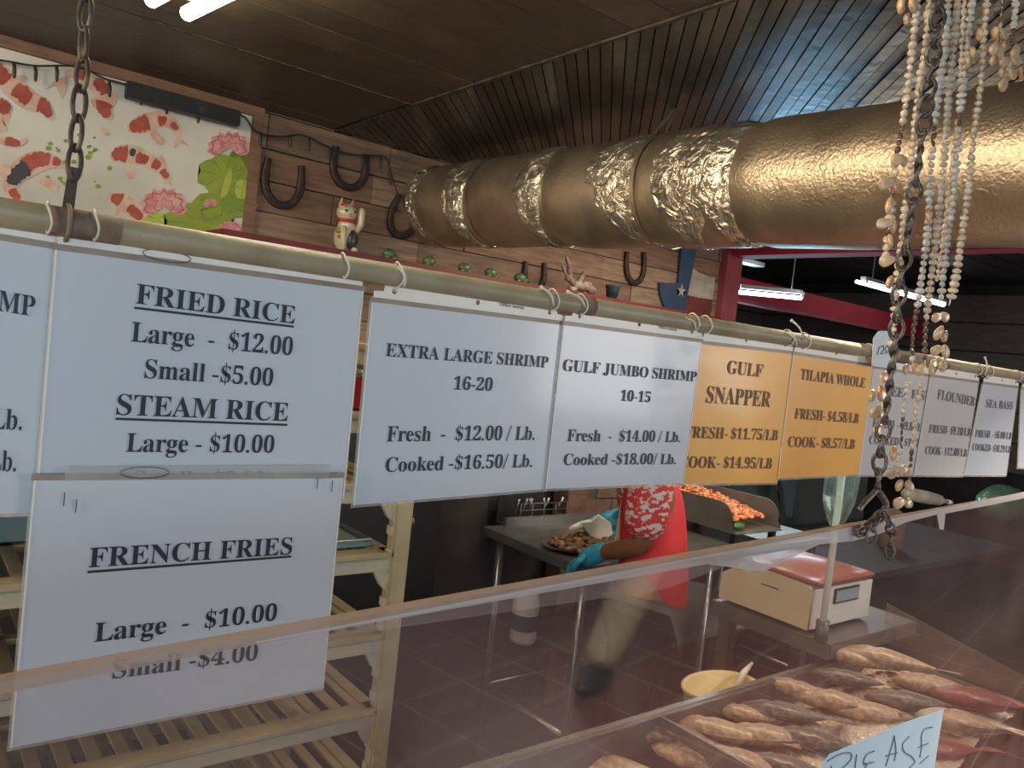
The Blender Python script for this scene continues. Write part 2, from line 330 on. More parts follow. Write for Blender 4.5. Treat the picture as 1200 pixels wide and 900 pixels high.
# text -> mesh (built-in font; its bold serif alphabet)
def serif(s):
    o = ''
    for c in s:
        if 'A' <= c <= 'Z': o += chr(0x1D400+ord(c)-65)
        elif 'a' <= c <= 'z': o += chr(0x1D41A+ord(c)-97)
        elif '0' <= c <= '9': o += chr(0x1D7CE+ord(c)-48)
        else: o += c
    return o
def textmesh(s):
    cu = bpy.data.curves.new('txt', 'FONT'); cu.body = s; cu.resolution_u = 3
    o = bpy.data.objects.new('txt', cu); COL.objects.link(o)
    dg = bpy.context.evaluated_depsgraph_get(); me = bpy.data.meshes.new_from_object(o.evaluated_get(dg))
    bpy.data.objects.remove(o); bpy.data.curves.remove(cu); return me
_cache = {}
def glyphs(s):
    """list of (verts2d, faces) laid out left to right, cap height about .7; the dollar sign is a bold serif S with a bar"""
    if s in _cache: return _cache[s]
    V = []; FF = []; x = 0
    def addme(me, dx, sx=1.0, sy=1.0, dy=0):
        k = len(V); V.extend([(v.co.x*sx+dx, v.co.y*sy+dy) for v in me.vertices]); FF.extend([[k+i for i in p.vertices] for p in me.polygons])
    def rect(x0, x1, y0, y1):
        k = len(V); V.extend([(x0, y0), (x1, y0), (x1, y1), (x0, y1)]); FF.append([k, k+1, k+2, k+3])
    import re
    for tok in re.findall(r'\$|-| +|/|\.|[^\$\-/\. ]+', s):
        if tok == '$':
            addme(textmesh(serif('S')), x, .9, .92, .03); rect(x+.235, x+.275, -.08, .78); x += .53
        elif tok == '-': rect(x+.03, x+.27, .20, .28); x += .32
        elif tok[0] == ' ': x += .26*len(tok)
        elif tok == '.': rect(x+.05, x+.17, -.01, .11); x += .24
        elif tok == '/':
            k = len(V); V.extend([(x, -.05), (x+.06, -.05), (x+.30, .72), (x+.24, .72)]); FF.append([k, k+1, k+2, k+3]); x += .32
        else:
            me = textmesh(serif(tok)); addme(me, x); x += max(v.co.x for v in me.vertices)+.035
    w0 = min(v[0] for v in V); w1 = max(v[0] for v in V)
    _cache[s] = (V, FF, w0, w1); return _cache[s]
def write(bm, s, L, R, cap, Y, off=.0012, italic=0.0, capfrac=None):
    """baseline from pixel L to pixel R on the plane y=Y; cap = cap height in metres"""
    V, FF, w0, w1 = glyphs(s); a = at(L[0], L[1], Y); b = at(R[0], R[1], Y); dx = (b-a)/(w1-w0)
    k = cap/.70
    vs = [bm.verts.new(a+dx*(v[0]-w0)+Vector((k*v[1]*italic, -off, k*v[1]))) for v in V]
    for f in FF:
        try: bm.faces.new([vs[i] for i in f])
        except ValueError: pass
def underline(bm, L, R, th, Y, off=.0012):
    a = at(*L, Y); b = at(*R, Y); o = Vector((0, -off, 0)); t = Vector((0, 0, th))
    bm.faces.new([bm.verts.new(p) for p in (a+o, b+o, b+o+t, a+o+t)])
def curve2d(outer, holes, depth):
    """flat outline with real holes in the XZ plane (list of (x,z)); returns mesh lying in XZ, thickness along y"""
    cu = bpy.data.curves.new('c2', 'CURVE'); cu.dimensions = '2D'; cu.fill_mode = 'BOTH'; cu.extrude = depth/2
    for poly in [outer]+holes:
        sp = cu.splines.new('POLY'); sp.points.add(len(poly)-1); sp.use_cyclic_u = True
        for i, p in enumerate(poly): sp.points[i].co = (p[0], p[1], 0, 1)
    o = bpy.data.objects.new('c2', cu); COL.objects.link(o)
    dg = bpy.context.evaluated_depsgraph_get(); me = bpy.data.meshes.new_from_object(o.evaluated_get(dg))
    bpy.data.objects.remove(o); bpy.data.curves.remove(cu)
    me.transform(Matrix.Rotation(PI/2, 4, 'X')); return me
def clip(poly, a, b, c):
    out = []
    for i in range(len(poly)):
        p, q = poly[i], poly[(i+1) % len(poly)]; dp = a*p[0]+b*p[1]-c; dq = a*q[0]+b*q[1]-c
        if dp <= 0: out.append(p)
        if dp*dq < 0: t = dp/(dp-dq); out.append((p[0]+t*(q[0]-p[0]), p[1]+t*(q[1]-p[1])))
    return out

# ================================================================== SETTING
YB = 2.7; ZC = 2.3
# --- back wall with barn planks
wall = struct(obj('wall_back', bx(-2.0, 3.62, YB, YB+.1, 0, 2.6), mt['dark']))
zz = 1.52; row = 0
while zz < ZC:
    h = .105 if row % 3 else .118
    x = .55 + random.random()*.3 if row % 2 else .3
    while x < 3.5:
        L_ = random.uniform(.45, 1.25); x1 = min(x+L_, 3.52)
        if x1 > .55:
            d = random.uniform(.014, .022)
            o = obj('plank', bx(x+.0015, x1-.0015, YB-d, YB+.001, zz+.002, min(zz+h-.002, ZC)), mt['plank%d' % random.randrange(4)], wall)
        x = x1
    zz += h; row += 1
# bricks low on the back wall
BX = at(676, 590, YB).x
zz = .56; row = 0
while zz < 1.50:
    x = BX + (.11 if row % 2 else 0)
    while x < 3.5:
        x1 = min(x+.215, 3.5)
        obj('brick', bx(x+.004, x1-.004, YB-.016-random.random()*.004, YB, zz+.004, zz+.068), mt['brick' if x < BX+.55 else 'brickb'], wall)
        x = x1
    zz += .072; row += 1
obj('mortar_bed', bx(BX, 3.5, YB-.010, YB+.001, .56, 1.52), mt['mortar'], wall)
struct(obj('wall_left', bx(-2.1, -2.0, .9, YB+.1, 0, 2.6), mt['dark']))

# --- ceiling
struct(obj('ceiling_customer_side', bx(-5, 3.62, -4.5, -1.6, ZC, ZC+.08), mt['dark']))
ceil = struct(obj('ceiling', bx(-2.1, 3.62, -1.6, YB+.1, ZC+.012, ZC+.08), mt['gap']))
SX = 1.215; SY = 2.15
y = -1.6; k = 0
while y < SY-.01:
    y1 = min(y+.118, SY); obj('board', bx(-2.1, SX-.008, y+.001, y1-.001, ZC-random.random()*.0015, ZC+.014), mt['ceil_b' if random.random() < .35 else 'ceil_a'], ceil); y = y1
y = SY+.006
while y < YB-.01:
    y1 = min(y+.14, YB); obj('board', bx(-2.1, SX-.008, y+.001, y1-.001, ZC-random.random()*.001, ZC+.014), mt['ceil_a'], ceil); y = y1
pit = .029; s2 = math.sqrt(2)
k0 = int((SX-YB)/s2/pit)-1
for k in range(k0, int((3.62+1.6)/s2/pit)+2):
    a0 = k*pit; a1 = a0+pit-.0032            # board between x-y = a*s2
    poly = [(SX, -1.6), (3.62, -1.6), (3.62, YB), (SX, YB)]
    poly = clip(poly, 1/s2, -1/s2, a1); poly = clip(poly, -1/s2, 1/s2, -a0)
    if len(poly) < 3: continue
    zb = ZC-.002-random.random()*.003
    obj('bead_board', prism([(p[0], p[1], zb) for p in poly], (0, 0, .012)), mt['ceil_d' if random.random() < .6 else 'ceil_e'], ceil)
obj('seam_strip', bx(SX-.006, SX+.004, -.6, SY, ZC-.006, ZC+.004), mt['seam'], ceil)
obj('seam_strip', bx(.45, SX, SY-.002, SY+.005, ZC-.004, ZC+.004), mt['seam'], ceil)
# --- red beam and post at the end of the wall, doorway to the next room
b0 = at(835, 340, YB); 
post = struct(obj('trim_1', bx(3.47, 3.60, YB-.06, YB+.12, 0, 2.24), mt['pinkpost']))
struct(obj('trim_2', bx(3.50, 3.62, -1.6, YB+.1, 2.215, 2.31), mt['red']))
# --- next room
struct(obj('ceiling_beyond', bx(3.62, 11, -4.5, 7, 2.82, 2.9), mt['dark']))
cb = SC.objects['ceiling_beyond']
y = 2.0
while y < 6.9: obj('board', bx(3.7, 11, y+.006, y+.194, 2.805, 2.822), mt['ceil_e'], cb); y += .2
struct(obj('wall_beyond', bx(9.0, 9.1, 1.0, 6.3, 0, 2.9), mt['dark']))
wb = SC.objects['wall_beyond']
for z_ in (.9, 1.2, 1.5, 1.8, 2.1, 2.4): obj('board', bx(8.97, 9.0, 1.0, 6.2, z_+.008, z_+.292), mt['dbrown'], wb)
struct(obj('wall_far', bx(3.0, 11, 6.2, 6.3, 0, 2.9), mt['dark']))
wf = SC.objects['wall_far']
z = .9
while z < 2.8: obj('board', bx(3.7, 11, 6.17, 6.2, z+.01, z+.29), mt['dbrown'], wf); z += .3
struct(obj('wall_behind', bx(3.52, 3.62, YB+.1, 6.2, 0, 2.9), mt['dark']))
# red header beam parallel to the wall
p0 = at(862, 330, 4.1); p1 = at(862, 352, 4.1)
hb = struct(obj('trim_3', bx(4.0, 9.0, 4.1, 4.25, p1.z-.0, p1.z+.20), mt['red']))
obj('flange', bx(4.0, 9.0, 4.06, 4.1, p1.z-.012, p1.z+.016), mt['pinkpost'], hb)
# floors
struct(obj('floor', bx(-3, 12, .75, 8, -.05, 0), mt['kfloor']))
struct(obj('floor_customer_side', bx(-5, 12, -6, .75, -.05, 0), mt['tile']))
struct(obj('wall_right', bx(9.0, 9.1, -6, 1, 0, 2.9), mt['maroon']))

# ================================================================== ceiling lamps
def fluo(name, label, a, b, z, m, gap, n=2, L2=None):
    a = Vector(a); b = Vector(b); d = (b-a).normalized(); s = Vector((-d.y, d.x, 0))
    t = thing(name, label, 'ceiling light', ((a+b)/2).to_tuple()[:2]+(z,))
    wdt = gap*n+.03
    mid = (a+b)/2; L_ = (b-a).length
    rot = Matrix(((d.x, s.x, 0), (d.y, s.y, 0), (0, 0, 1)))
    bm = bmesh.new(); box(bm, (mid.x+d.x*.05, mid.y+d.y*.05, z+.045), (L_-.10, wdt*.6, .030), rot); obj('housing', bm, mt['fixt'], t)
    bm = bmesh.new(); 
    for q in (-.86, 1): box(bm, (mid.x+d.x*q*(L_/2), mid.y+d.y*q*(L_/2), z+.022), (.02, wdt*.7, .04), rot)
    obj('end_cap', bm, mt['fixt'], t)
    if L2:
        for q in (-.7, .7):
            c = mid+d*(q*L_/2); obj('hanging_rod', tube(bmesh.new(), [(c.x, c.y, z+.06), (c.x, c.y, L2)], .004, 6), mt['fixt'], t)
    for i in range(n):
        o = s*((i-(n-1)/2)*gap); bm = bmesh.new()
        tube(bm, [(a.x+o.x, a.y+o.y, z), (b.x+o.x, b.y+o.y, z)], .016, 10); obj('tube', bm, m, t, True)
    return t
A = atz(199, 8, 2.24); B = atz(262, -26, 2.24); dd = (B-A).normalized()
fluo('tube_light', 'overexposed twin tube ceiling light at the top edge above the koi mural', A, A+dd*1.15, 2.24, mt['tube_w'], .075)
A = at(852, 341, 3.9); fluo('tube_light', 'cold white tube light seen right beside the faded red post', A, A+Vector((.38, -.42, 0)), A.z, mt['tube_c'], .04, 1, 2.81)
A = at(1004, 330, 3.6); B = at(1106, 356, 3.6); fluo('tube_light', 'long cold white tube light hanging behind the shell strands', A, Vector((B.x, B.y, A.z)), A.z, mt['tube_c'], .05, 1, 2.81)
area('next_room_light', (5.6, 3.4, 2.2), (3.6, 2.4, 1.2), 1.2, .4, 22, (.75, .93, 1.0))
A = at(858, 300, 3.7)
lh = thing('light_housing', 'unlit pale fixture edge under the duct beside the red post', 'fixture', A)
obj('housing', bx(A.x, A.x+.42, A.y, A.y+.1, A.z-.02, A.z+.012), mt['fixt'], lh)
for x_ in (.08, .34): obj('hanging_rod', tube(bmesh.new(), [(A.x+x_, A.y+.05, A.z), (A.x+x_, A.y+.05, 2.81)], .004, 6), mt['fixt'], lh)

# ================================================================== duct
duct = thing('foil_duct', 'large round duct wrapped in gold-brown foil insulation crossing below the ceiling', 'duct', (1.672, 2.7, 2.117))
def dc(y):
    t = (2.7-y)/2.1; return Vector((1.672+.018*t, y, 2.117-.066*t))
R0 = .155
bands = [2.62, 2.30, 1.88, 1.53, 1.20, .08]
def ductr(y, a):
    r = R0*(1+.012*math.sin(y*9+a)+.010*math.sin(3*a+y*14))
    for b in bands: r -= .010*math.exp(-((y-b)/.030)**2)
    return r
def ductpart(name, y0, y1, m, dr=0, n=None, crump=0):
    n = n or max(4, int((y0-y1)/.02)); bm = bmesh.new(); rings = []; S = 56
    for i in range(n+1):
        yy = y0+(y1-y0)*i/n; c = dc(yy); rg = []
        for k in range(S):
            a = 2*PI*k/S; r = ductr(yy, a)+dr+crump*random.uniform(-1, 1)
            rg.append(bm.verts.new(c+Vector((math.cos(a)*r, 0, math.sin(a)*r))))
        rings.append(rg)
    for A, B in zip(rings, rings[1:]):
        for k in range(S): bm.faces.new((A[k], A[(k+1) % S], B[(k+1) % S], B[k]))
    return obj(name, bm, m, duct, True)
prev = 2.69
for b in bands+[-1.2]:
    ductpart('foil_section', prev, b, mt['foil']); prev = b
def overlay(b, w0, w1, ctr, seed, dr=.0035, crump=.0022):
    """crinkled slack foil beside a strap: wide at angle ctr, running out underneath and on top"""
    rnd = random.Random(seed); bm = bmesh.new(); S = 72; M_ = 12; rows = []
    ja = [rnd.uniform(-1, 1) for _ in range(S+1)]
    for k in range(S+1):
        a = 2*PI*k/S; g = max(0, math.cos((a-ctr)/1.15 if abs(a-ctr) < PI else PI))**1.6
        hi = b + (.012+w0*g)*(1+.16*ja[k % S]); lo = b-(.010+w1*g)*(1+.16*ja[(k*7) % S])
        row = []
        for j in range(M_+1):
            yy = lo+(hi-lo)*j/M_; e = 0 if j in (0, M_) else 1
            r = ductr(yy, a)+dr*e+.0004+crump*rnd.uniform(-1, 1)*e; c = dc(yy)
            row.append(bm.verts.new(c+Vector((math.cos(a)*r, 0, math.sin(a)*r))))
        rows.append(row)
    for A, B in zip(rows, rows[1:]):
        for j in range(M_): bm.faces.new((A[j], A[j+1], B[j+1], B[j]))
    bmesh.ops.remove_doubles(bm, verts=bm.verts[:], dist=.0001)
    return obj('foil_band', bm, mt['foiltape'], duct, True)
for i, (b, w0, w1, ctr) in enumerate(((2.62, .035, .01, 2.9), (2.33, .09, .02, 2.75), (1.93, .06, .03, 2.9), (1.53, .13, .0, 2.85), (1.36, .06, .11, 3.05), (1.215, .07, .012, 3.0), (.08, .05, .02, 3.0))): overlay(b, w0, w1, ctr, i)
# hanging strap
def strap(y, peak):
    c = dc(y); pts = []
    for k in range(0, 33):
        a = PI*1.5 - 2*PI*k/32; pts.append(c+Vector((math.cos(a)*(R0+.004), 0, math.sin(a)*(R0+.004))))
    bm = bmesh.new(); prevv = None
    for p in pts:
        q = (bm.verts.new(p+Vector((0, -.007, 0))), bm.verts.new(p+Vector((0, .007, 0))))
        if prevv: bm.faces.new((prevv[0], prevv[1], q[1], q[0]))
        prevv = q
    o = obj('strap', bm, mt['foil'], duct)
    if peak:
        top = Vector((c.x-.03, y-.01, 2.3)); bm = bmesh.new()
        for s in (-1, 1):
            a = c+Vector((-.075+s*.018, 0, .135)); n = Vector((0, .009, 0))
            bm.faces.new([bm.verts.new(v) for v in (a-n, a+n, top+n, top-n)])
        obj('strap_hanger', bm, mt['foil'], duct)
strap(1.50, True); strap(2.27, False)

# ================================================================== koi mural
ym = YB-.024
mural = thing('koi_mural', 'framed koi and lotus mural on the back wall under the ceiling', 'painting', at(140, 200, YB))
tl = at(-60, 28, YB); x1m = at(293, 150, YB).x; ztop = at(150, 90, YB).z
obj('panel', bx(-.25, x1m, ym+.001, YB, 1.60, 2.29), mt['mural'], mural)
obj('frame_side', bx(x1m-.004, x1m+.032, YB-.036, YB, 1.60, 2.29), mt['trim'], mural)
obj('frame_top', bx(-.25, x1m+.03, YB-.040, YB, 2.268, 2.299), mt['trim'], mural)
def ribbon(pts, ws, Y, m, name, parent, t0=0, t1=1, shrink=1.0, side=0, jag=0, n=10):
    sp = spline([(x, y, 0) for x, y in pts], n); wsp = spline([(q, 0, 0) for q in ws], n); N = len(sp)
    i0, i1 = int(t0*(N-1)), int(t1*(N-1)); L_ = []; R_ = []
    for i in range(i0, i1+1):
        t = (sp[min(i+1, N-1)]-sp[max(i-1, 0)]).normalized(); nn = Vector((-t.y, t.x, 0)); wd = wsp[i].x*shrink
        j = 1+random.uniform(-jag, jag)
        e = 1
        if (t0 > 0 or t1 < 1) and (i in (i0, i1)): e = .45
        c = sp[i]+nn*wsp[i].x*side*.35
        L_.append(c+nn*wd*j*e); R_.append(c-nn*wd*(1+random.uniform(-jag, jag))*e)
    bm = bmesh.new(); a = [bm.verts.new(at(p.x, p.y, Y)) for p in L_]; b = [bm.verts.new(at(p.x, p.y, Y)) for p in R_]
    for i in range(len(a)-1): bm.faces.new((a[i], a[i+1], b[i+1], b[i]))
    return obj(name, bm, m, parent)
def koi(pts, ws, patches, fins, tail=None, black=()):
    def rnd_(f):
        q = spline([(x, y, 0) for x, y in f+f[:1]], 3)[:-1]; return [(p.x, p.y) for p in q]
    for f in fins: obj('koi_fin', wallpoly(rnd_(f), ym-.0006, .0003), mt['koi'], mural)
    if tail: obj('koi_tail', wallpoly(tail, ym-.0006, .0003), mt['koi'], mural)
    ribbon(pts, ws, ym-.0012, mt['koi'], 'koi_body', mural)
    for t0, t1, s, sd in patches: ribbon(pts, ws, ym-.0018, mt['koired'], 'koi_patch', mural, t0, t1, s, sd, .18)
    for t0, t1, s, sd in black: ribbon(pts, ws, ym-.0022, mt['koiblk'], 'koi_patch', mural, t0, t1, s, sd, .15)
koi([(62, 140), (50, 124), (35, 118), (18, 104), (2, 88), (-20, 60)], [3, 9, 12, 13, 11, 6], [(.05, .28, .9, 0), (.4, .62, .7, .3), (.72, .95, .8, 0)], [[(18, 104), (30, 92), (24, 88)], [(10, 120), (2, 132), (6, 148), (12, 134)]])
koi([(130, 140), (122, 126), (124, 112), (110, 95), (90, 85), (76, 88)], [3, 10, 12, 10, 7, 3], [(.05, .30, .9, 0), (.42, .6, .6, .5), (.68, .85, .7, 0)], [[(128, 108), (136, 95), (122, 98)], [(112, 128), (106, 118), (114, 112)]], [(80, 86), (64, 95), (52, 105), (66, 100), (72, 117), (78, 104)])
koi([(150, 152), (162, 147), (178, 142), (194, 140), (206, 150), (210, 162)], [4, 10, 11, 9, 6, 3], [(.05, .36, .85, 0), (.48, .62, .6, .5), (.7, .84, .6, 0)], [[(180, 150), (194, 166), (186, 170), (176, 158)], [(182, 135), (192, 129), (200, 136)]], [(208, 156), (222, 172), (212, 168), (204, 175), (206, 162)])
koi([(130, 186), (142, 180), (158, 182), (174, 188), (188, 198), (198, 212)], [4, 10, 11, 9, 7, 4], [(.04, .30, .9, 0), (.42, .60, .6, .4), (.66, .78, .7, -.3), (.82, .96, .7, 0)], [[(150, 194), (160, 204), (152, 211), (146, 200)], [(182, 188), (190, 182), (196, 196)]], [(196, 205), (202, 218), (192, 214)], [(.33, .40, .4, -.8)])
koi([(73, 194), (60, 189), (42, 190), (24, 200), (12, 218), (24, 236)], [4, 9, 13, 13, 9, 5], [(.05, .18, .7, .5), (.22, .55, .7, .5), (.85, .98, .7, 0)], [[(50, 206), (68, 216), (64, 224), (46, 214)], [(14, 195), (0, 192), (2, 208)]], [(12, 218), (10, 238), (34, 238), (22, 224)], [(.50, .78, .75, -.3)])
koi([(126, 230), (140, 234), (154, 244), (172, 262)], [4, 9, 10, 8], [(.10, .40, .85, 0), (.6, .9, .6, .3)], [[(146, 244), (134, 254), (140, 240)]])
koi([(-6, 160), (4, 165), (12, 166), (22, 168), (32, 163)], [4, 5, 6, 4, 2], [(.3, .8, .9, 0)], [])
koi([(-20, 118), (-6, 122), (6, 126), (14, 128)], [6, 9, 9, 3], [(.4, .95, .9, 0)], [[(0, 134), (8, 152), (-4, 154)]])
koi([(118, 150), (123, 154), (128, 158)], [2, 4, 2], [], [])
def leafblob(c, rx, ry, n, m, a0=0, a1=2*PI, d=0.0024, wav=.10):
    pts = [];
    for i in range(n):
        a = a0+(a1-a0)*i/(n-1); r = 1+wav*math.sin(i*2.1)
        pts.append((c[0]+math.cos(a)*rx*r, c[1]-math.sin(a)*ry*r))
    bm = wallpoly(pts, ym-d, .0003); obj('lotus_leaf', bm, m, mural)
    for i in range(2, n-2, 3):
        a = a0+(a1-a0)*i/(n-1); q = (c[0]+math.cos(a)*rx*.82, c[1]-math.sin(a)*ry*.82)
        dx, dy = -math.sin(a)*.55, -math.cos(a)*.55
        obj('leaf_vein', wallpoly([(c[0], c[1]), (q[0]+dx, q[1]+dy), (q[0]-dx, q[1]-dy)], ym-d-.0004, .0002), mt['leafd'], mural)
leafblob((262, 205), 30, 24, 22, mt['leaf'], -.2, 2*PI-.5)
leafblob((280, 190), 14, 18, 14, mt['leafd'], 0, 2*PI, .0022)
leafblob((262, 240), 38, 16, 20, mt['leaf'], 0, 2*PI, .0028)
leafblob((232, 262), 40, 24, 24, mt['leaf'], 0, 2*PI, .0031)
leafblob((185, 258), 18, 9, 14, mt['leaf2'], 0, 2*PI, .0029)
leafblob((284, 222), 9, 12, 12, mt['leaf2'], 0, 2*PI, .0033)
obj('lotus_leaf', wallpoly([(258, 233), (262, 212), (271, 196), (272, 210), (266, 228)], ym-.0036, .0003), mt['leaf2'], mural)
def lotus(c, r, s=1.0):
    k = 0
    for layer, (num, rr, m) in enumerate([(9, r, mt['petal']), (7, r*.86, mt['petal2']), (7, r*.78, mt['petal']), (5, r*.5, mt['petal2']), (5, r*.44, mt['petal'])]):
        for i in range(num):
            a = math.radians(-12 + 204*i/(num-1)); ln = rr*(1 if layer < 3 else .9); wd = rr*.27
            dx, dy = math.cos(a), -math.sin(a)*.78; b = (c[0], c[1]+r*.20)
            t = (b[0]+dx*ln, b[1]+dy*ln); n = (-dy, dx)
            m1 = (b[0]+dx*ln*.55, b[1]+dy*ln*.55); m2 = (b[0]+dx*ln*.8, b[1]+dy*ln*.8)
            pts = [b, (m1[0]+n[0]*wd, m1[1]+n[1]*wd), (m2[0]+n[0]*wd*.75, m2[1]+n[1]*wd*.75), t, (m2[0]-n[0]*wd*.75, m2[1]-n[1]*wd*.75), (m1[0]-n[0]*wd, m1[1]-n[1]*wd)]
            obj('petal', wallpoly(pts, ym-.0040-.0003*layer-.00005*(k % 5), .0002), m, mural); k += 1
lotus((268, 168), 26); lotus((192, 236), 29); lotus((247, 237), 9); lotus((270, 268), 17)
for q in range(26):
    c = (random.uniform(55, 130), random.uniform(150, 222)); r = random.uniform(1, 3.4)
    obj('duckweed', wallpoly([(c[0]+r*math.cos(a)*1.3, c[1]+r*math.sin(a)) for a in [j*PI/3 for j in range(6)]], ym-.001, .0003), mt['leaf'], mural)
# black bar on the mural
a = at(148, 97, YB-.06); b = at(280, 130, YB-.06)
tag(obj('black_bar', bx(a.x, b.x, YB-.085, YB-.044, (a.z+b.z)/2-.048, (a.z+b.z)/2, None, .003), mt['blackbar'], origin=a), 'long black bar fixed across the top of the koi mural', 'bar')

# string lights
sl = thing('string_lights', 'dark green string of unlit mini lights running over mural and planks', 'string lights', at(150, 100, YB-.05))
path = [(-20, 68), (10, 72), (40, 77), (75, 77), (95, 79), (125, 93), (148, 99), (215, 122), (280, 133), (300, 154), (330, 160), (355, 158), (380, 170), (400, 178), (420, 182), (450, 183), (456, 195), (462, 215), (468, 232)]
pp = spline([at(x, y, YB-.045) for x, y in path], 4); tube(bm := bmesh.new(), pp, .0028, 6); obj('wire', bm, mt['wire'], sl, True)
for (x, y) in [(16, 73), (41, 77), (66, 77), (100, 84), (128, 96), (165, 106), (195, 117), (232, 128), (305, 156), (340, 158), (362, 162), (386, 172), (425, 182), (446, 184), (458, 203)]:
    p = at(x, y, YB-.048); tube(bm := bmesh.new(), [p, p+Vector((.003, 0, -.016)), p+Vector((.004, 0, -.038)), p+Vector((.004, -.001, -.044))], [.004, .005, .0042, .001], 6); obj('mini_bulb', bm, mt['wire'], sl, True)

# ================================================================== horseshoes and wall ornaments
def horseshoe(px, py, w_, h_, label, rot=0.0, Yw=YB-.03, openup=True):
    c = at(px, py, Yw); t = thing('horseshoe', label, 'horseshoe', c, None)
    pts = []; sg = 1 if openup else -1
    N = 26
    for i in range(N+1):
        a = math.radians(-238 + 296*i/N)      # from upper left round the bottom to upper right
        x = math.cos(a)*w_; z = math.sin(a)*h_
        if z > 0: x = (w_*(1-.10*(z/h_)**2))*(1 if x > 0 else -1)
        pts.append(Vector((x*math.cos(rot)-z*sg*math.sin(rot), 0, x*math.sin(rot)+z*sg*math.cos(rot))))
    bm = bmesh.new(); rings = []
    for i, p in enumerate(pts):
        tg = (pts[min(i+1, N)]-pts[max(i-1, 0)]).normalized(); nn = Vector((-tg.z, 0, tg.x)); hw = .0125 if 3 < i < N-3 else .0105
        rings.append([bm.verts.new(c+p+nn*s*hw+Vector((0, d, 0))) for s, d in ((-1, .009), (1, .009), (1, -.004), (.5, -.008), (-.5, -.008), (-1, -.004))])
    for A, B in zip(rings, rings[1:]):
        for k in range(6): bm.faces.new((A[k], A[(k+1) % 6], B[(k+1) % 6], B[k]))
    bm.faces.new(rings[0]); bm.faces.new(rings[-1][::-1])
    obj('shoe', bm, mt['iron'], t)
    for i in (5, 8, 11, 15, 18, 21):
        bm = bmesh.new(); box(bm, c+pts[i]+Vector((0, -.010, 0)), (.005, .005, .004)); obj('nail_head', bm, mt['gap'], t)
horseshoe(332, 213, .064, .080, 'large rusty horseshoe on the planks just right of the mural')
horseshoe(410, 196, .064, .072, 'rusty horseshoe above the lucky cat')
horseshoe(474, 254, .056, .076, 'dark horseshoe tilted on the wall left of the duct end', -.35)
horseshoe(745, 312, .062, .080, 'dark horseshoe on the planks below the duct, left of the Texas cutout', .15)
horseshoe(627, 322, .055, .064, 'thick dark horseshoe behind the pipe, left of the driftwood', .1)
c = at(474, 182, YB-.04)
t = thing('ceiling_hook', 'small round metal eye in the corner above the third horseshoe', 'hook', c)
tube(bm := bmesh.new(), [c+Vector((.012*math.cos(a), 0, .012*math.sin(a))) for a in [j*PI/6 for j in range(12)]], .004, 6, True); obj('ring', bm, mt['dsteel'], t, True)
a = at(484, 203, YB-.012); tag(obj('dark_hole_sheet', bx(a.x, a.x+.085, YB-.06, YB-.018, a.z-.19, a.z), mt['gap'], origin=a), 'black sheet drawn for the dark hole beside the duct end', 'dark patch')  # black sheet stands in for the dark hole behind the duct end
# shelf
za = at(300, 280, 2.60).z
shelf = tag(obj('wall_shelf', bx(.80, 3.3, 2.50, YB-.022, 1.842, 1.868, None, .002), mt['shelfred'], origin=(1.2, 2.6, 1.86)), 'dark red narrow wall shelf along the plank wall', 'shelf')
# lucky cat
cy = 2.585; cb_ = at(403, 292, cy); cs = 1.0; z0 = 1.868
cat = thing('cat_figurine', 'cream lucky cat figurine with red collar and ears on the wall shelf', 'figurine', (cb_.x, cy, z0))
cx_ = cb_.x
bm = bmesh.new(); ell(bm, (cx_, cy, z0+.052), (.041, .036, .055), None, 18, 12); ell(bm, (cx_, cy-.002, z0+.092), (.031, .029, .03), None, 16, 10); obj('body', bm, mt['catw'], cat, True)
bm = bmesh.new(); ell(bm, (cx_-.006, cy-.006, z0+.136), (.037, .033, .032), None, 18, 12); obj('head', bm, mt['catw'], cat, True)
hd = SC.objects[-1] if False else None
for s in (-1, 1):
    ex = cx_-.006+s*.021
    bm = bmesh.new(); bmesh.ops.create_cone(bm, cap_ends=True, segments=8, radius1=.013, radius2=.001, depth=.032, matrix=Matrix.Translation((ex, cy-.004, z0+.172))); obj('ear', bm, mt['catw'], cat, True)
    bm = bmesh.new(); bmesh.ops.create_cone(bm, cap_ends=True, segments=8, radius1=.009, radius2=.001, depth=.024, matrix=Matrix.Translation((ex, cy-.012, z0+.169))); obj('inner_ear', bm, mt['catr'], cat, True)
    bm = bmesh.new(); ell(bm, (ex+.004*s*-1, cy-.0365, z0+.140), (.0055, .003, .005)); obj('eye', bm, mt['catb'], cat, True)
    bm = bmesh.new(); ell(bm, (cx_+s*.024, cy-.026, z0+.012), (.014, .020, .012)); obj('foot', bm, mt['catw'], cat, True)
bm = bmesh.new(); ell(bm, (cx_-.006, cy-.040, z0+.131), (.003, .003, .0022)); obj('nose', bm, mt['catr'], cat, True)
bm = bmesh.new(); tube(bm, [(cx_-.010, cy-.039, z0+.124), (cx_-.006, cy-.040, z0+.122), (cx_-.002, cy-.039, z0+.124)], .001, 5); obj('mouth', bm, mt['catr'], cat)
bm = bmesh.new(); tube(bm, [(cx_-.004+.031*math.cos(a), cy-.004+.029*math.sin(a), z0+.108) for a in [j*PI/10 for j in range(20)]], .0055, 8, True); obj('collar', bm, mt['catr'], cat, True)
bm = bmesh.new(); tube(bm, [(cx_+.034, cy-.008, z0+.075), (cx_+.046, cy-.016, z0+.105), (cx_+.042, cy-.024, z0+.150), (cx_+.040, cy-.026, z0+.160)], [.013, .013, .013, .006], 10); obj('raised_paw', bm, mt['catw'], cat, True)
bm = bmesh.new(); tube(bm, [(cx_-.026, cy-.028, z0+.085), (cx_-.024, cy-.036, z0+.05), (cx_-.022, cy-.038, z0+.014)], [.012, .011, .010], 10); obj('front_leg', bm, mt['catw'], cat, True)
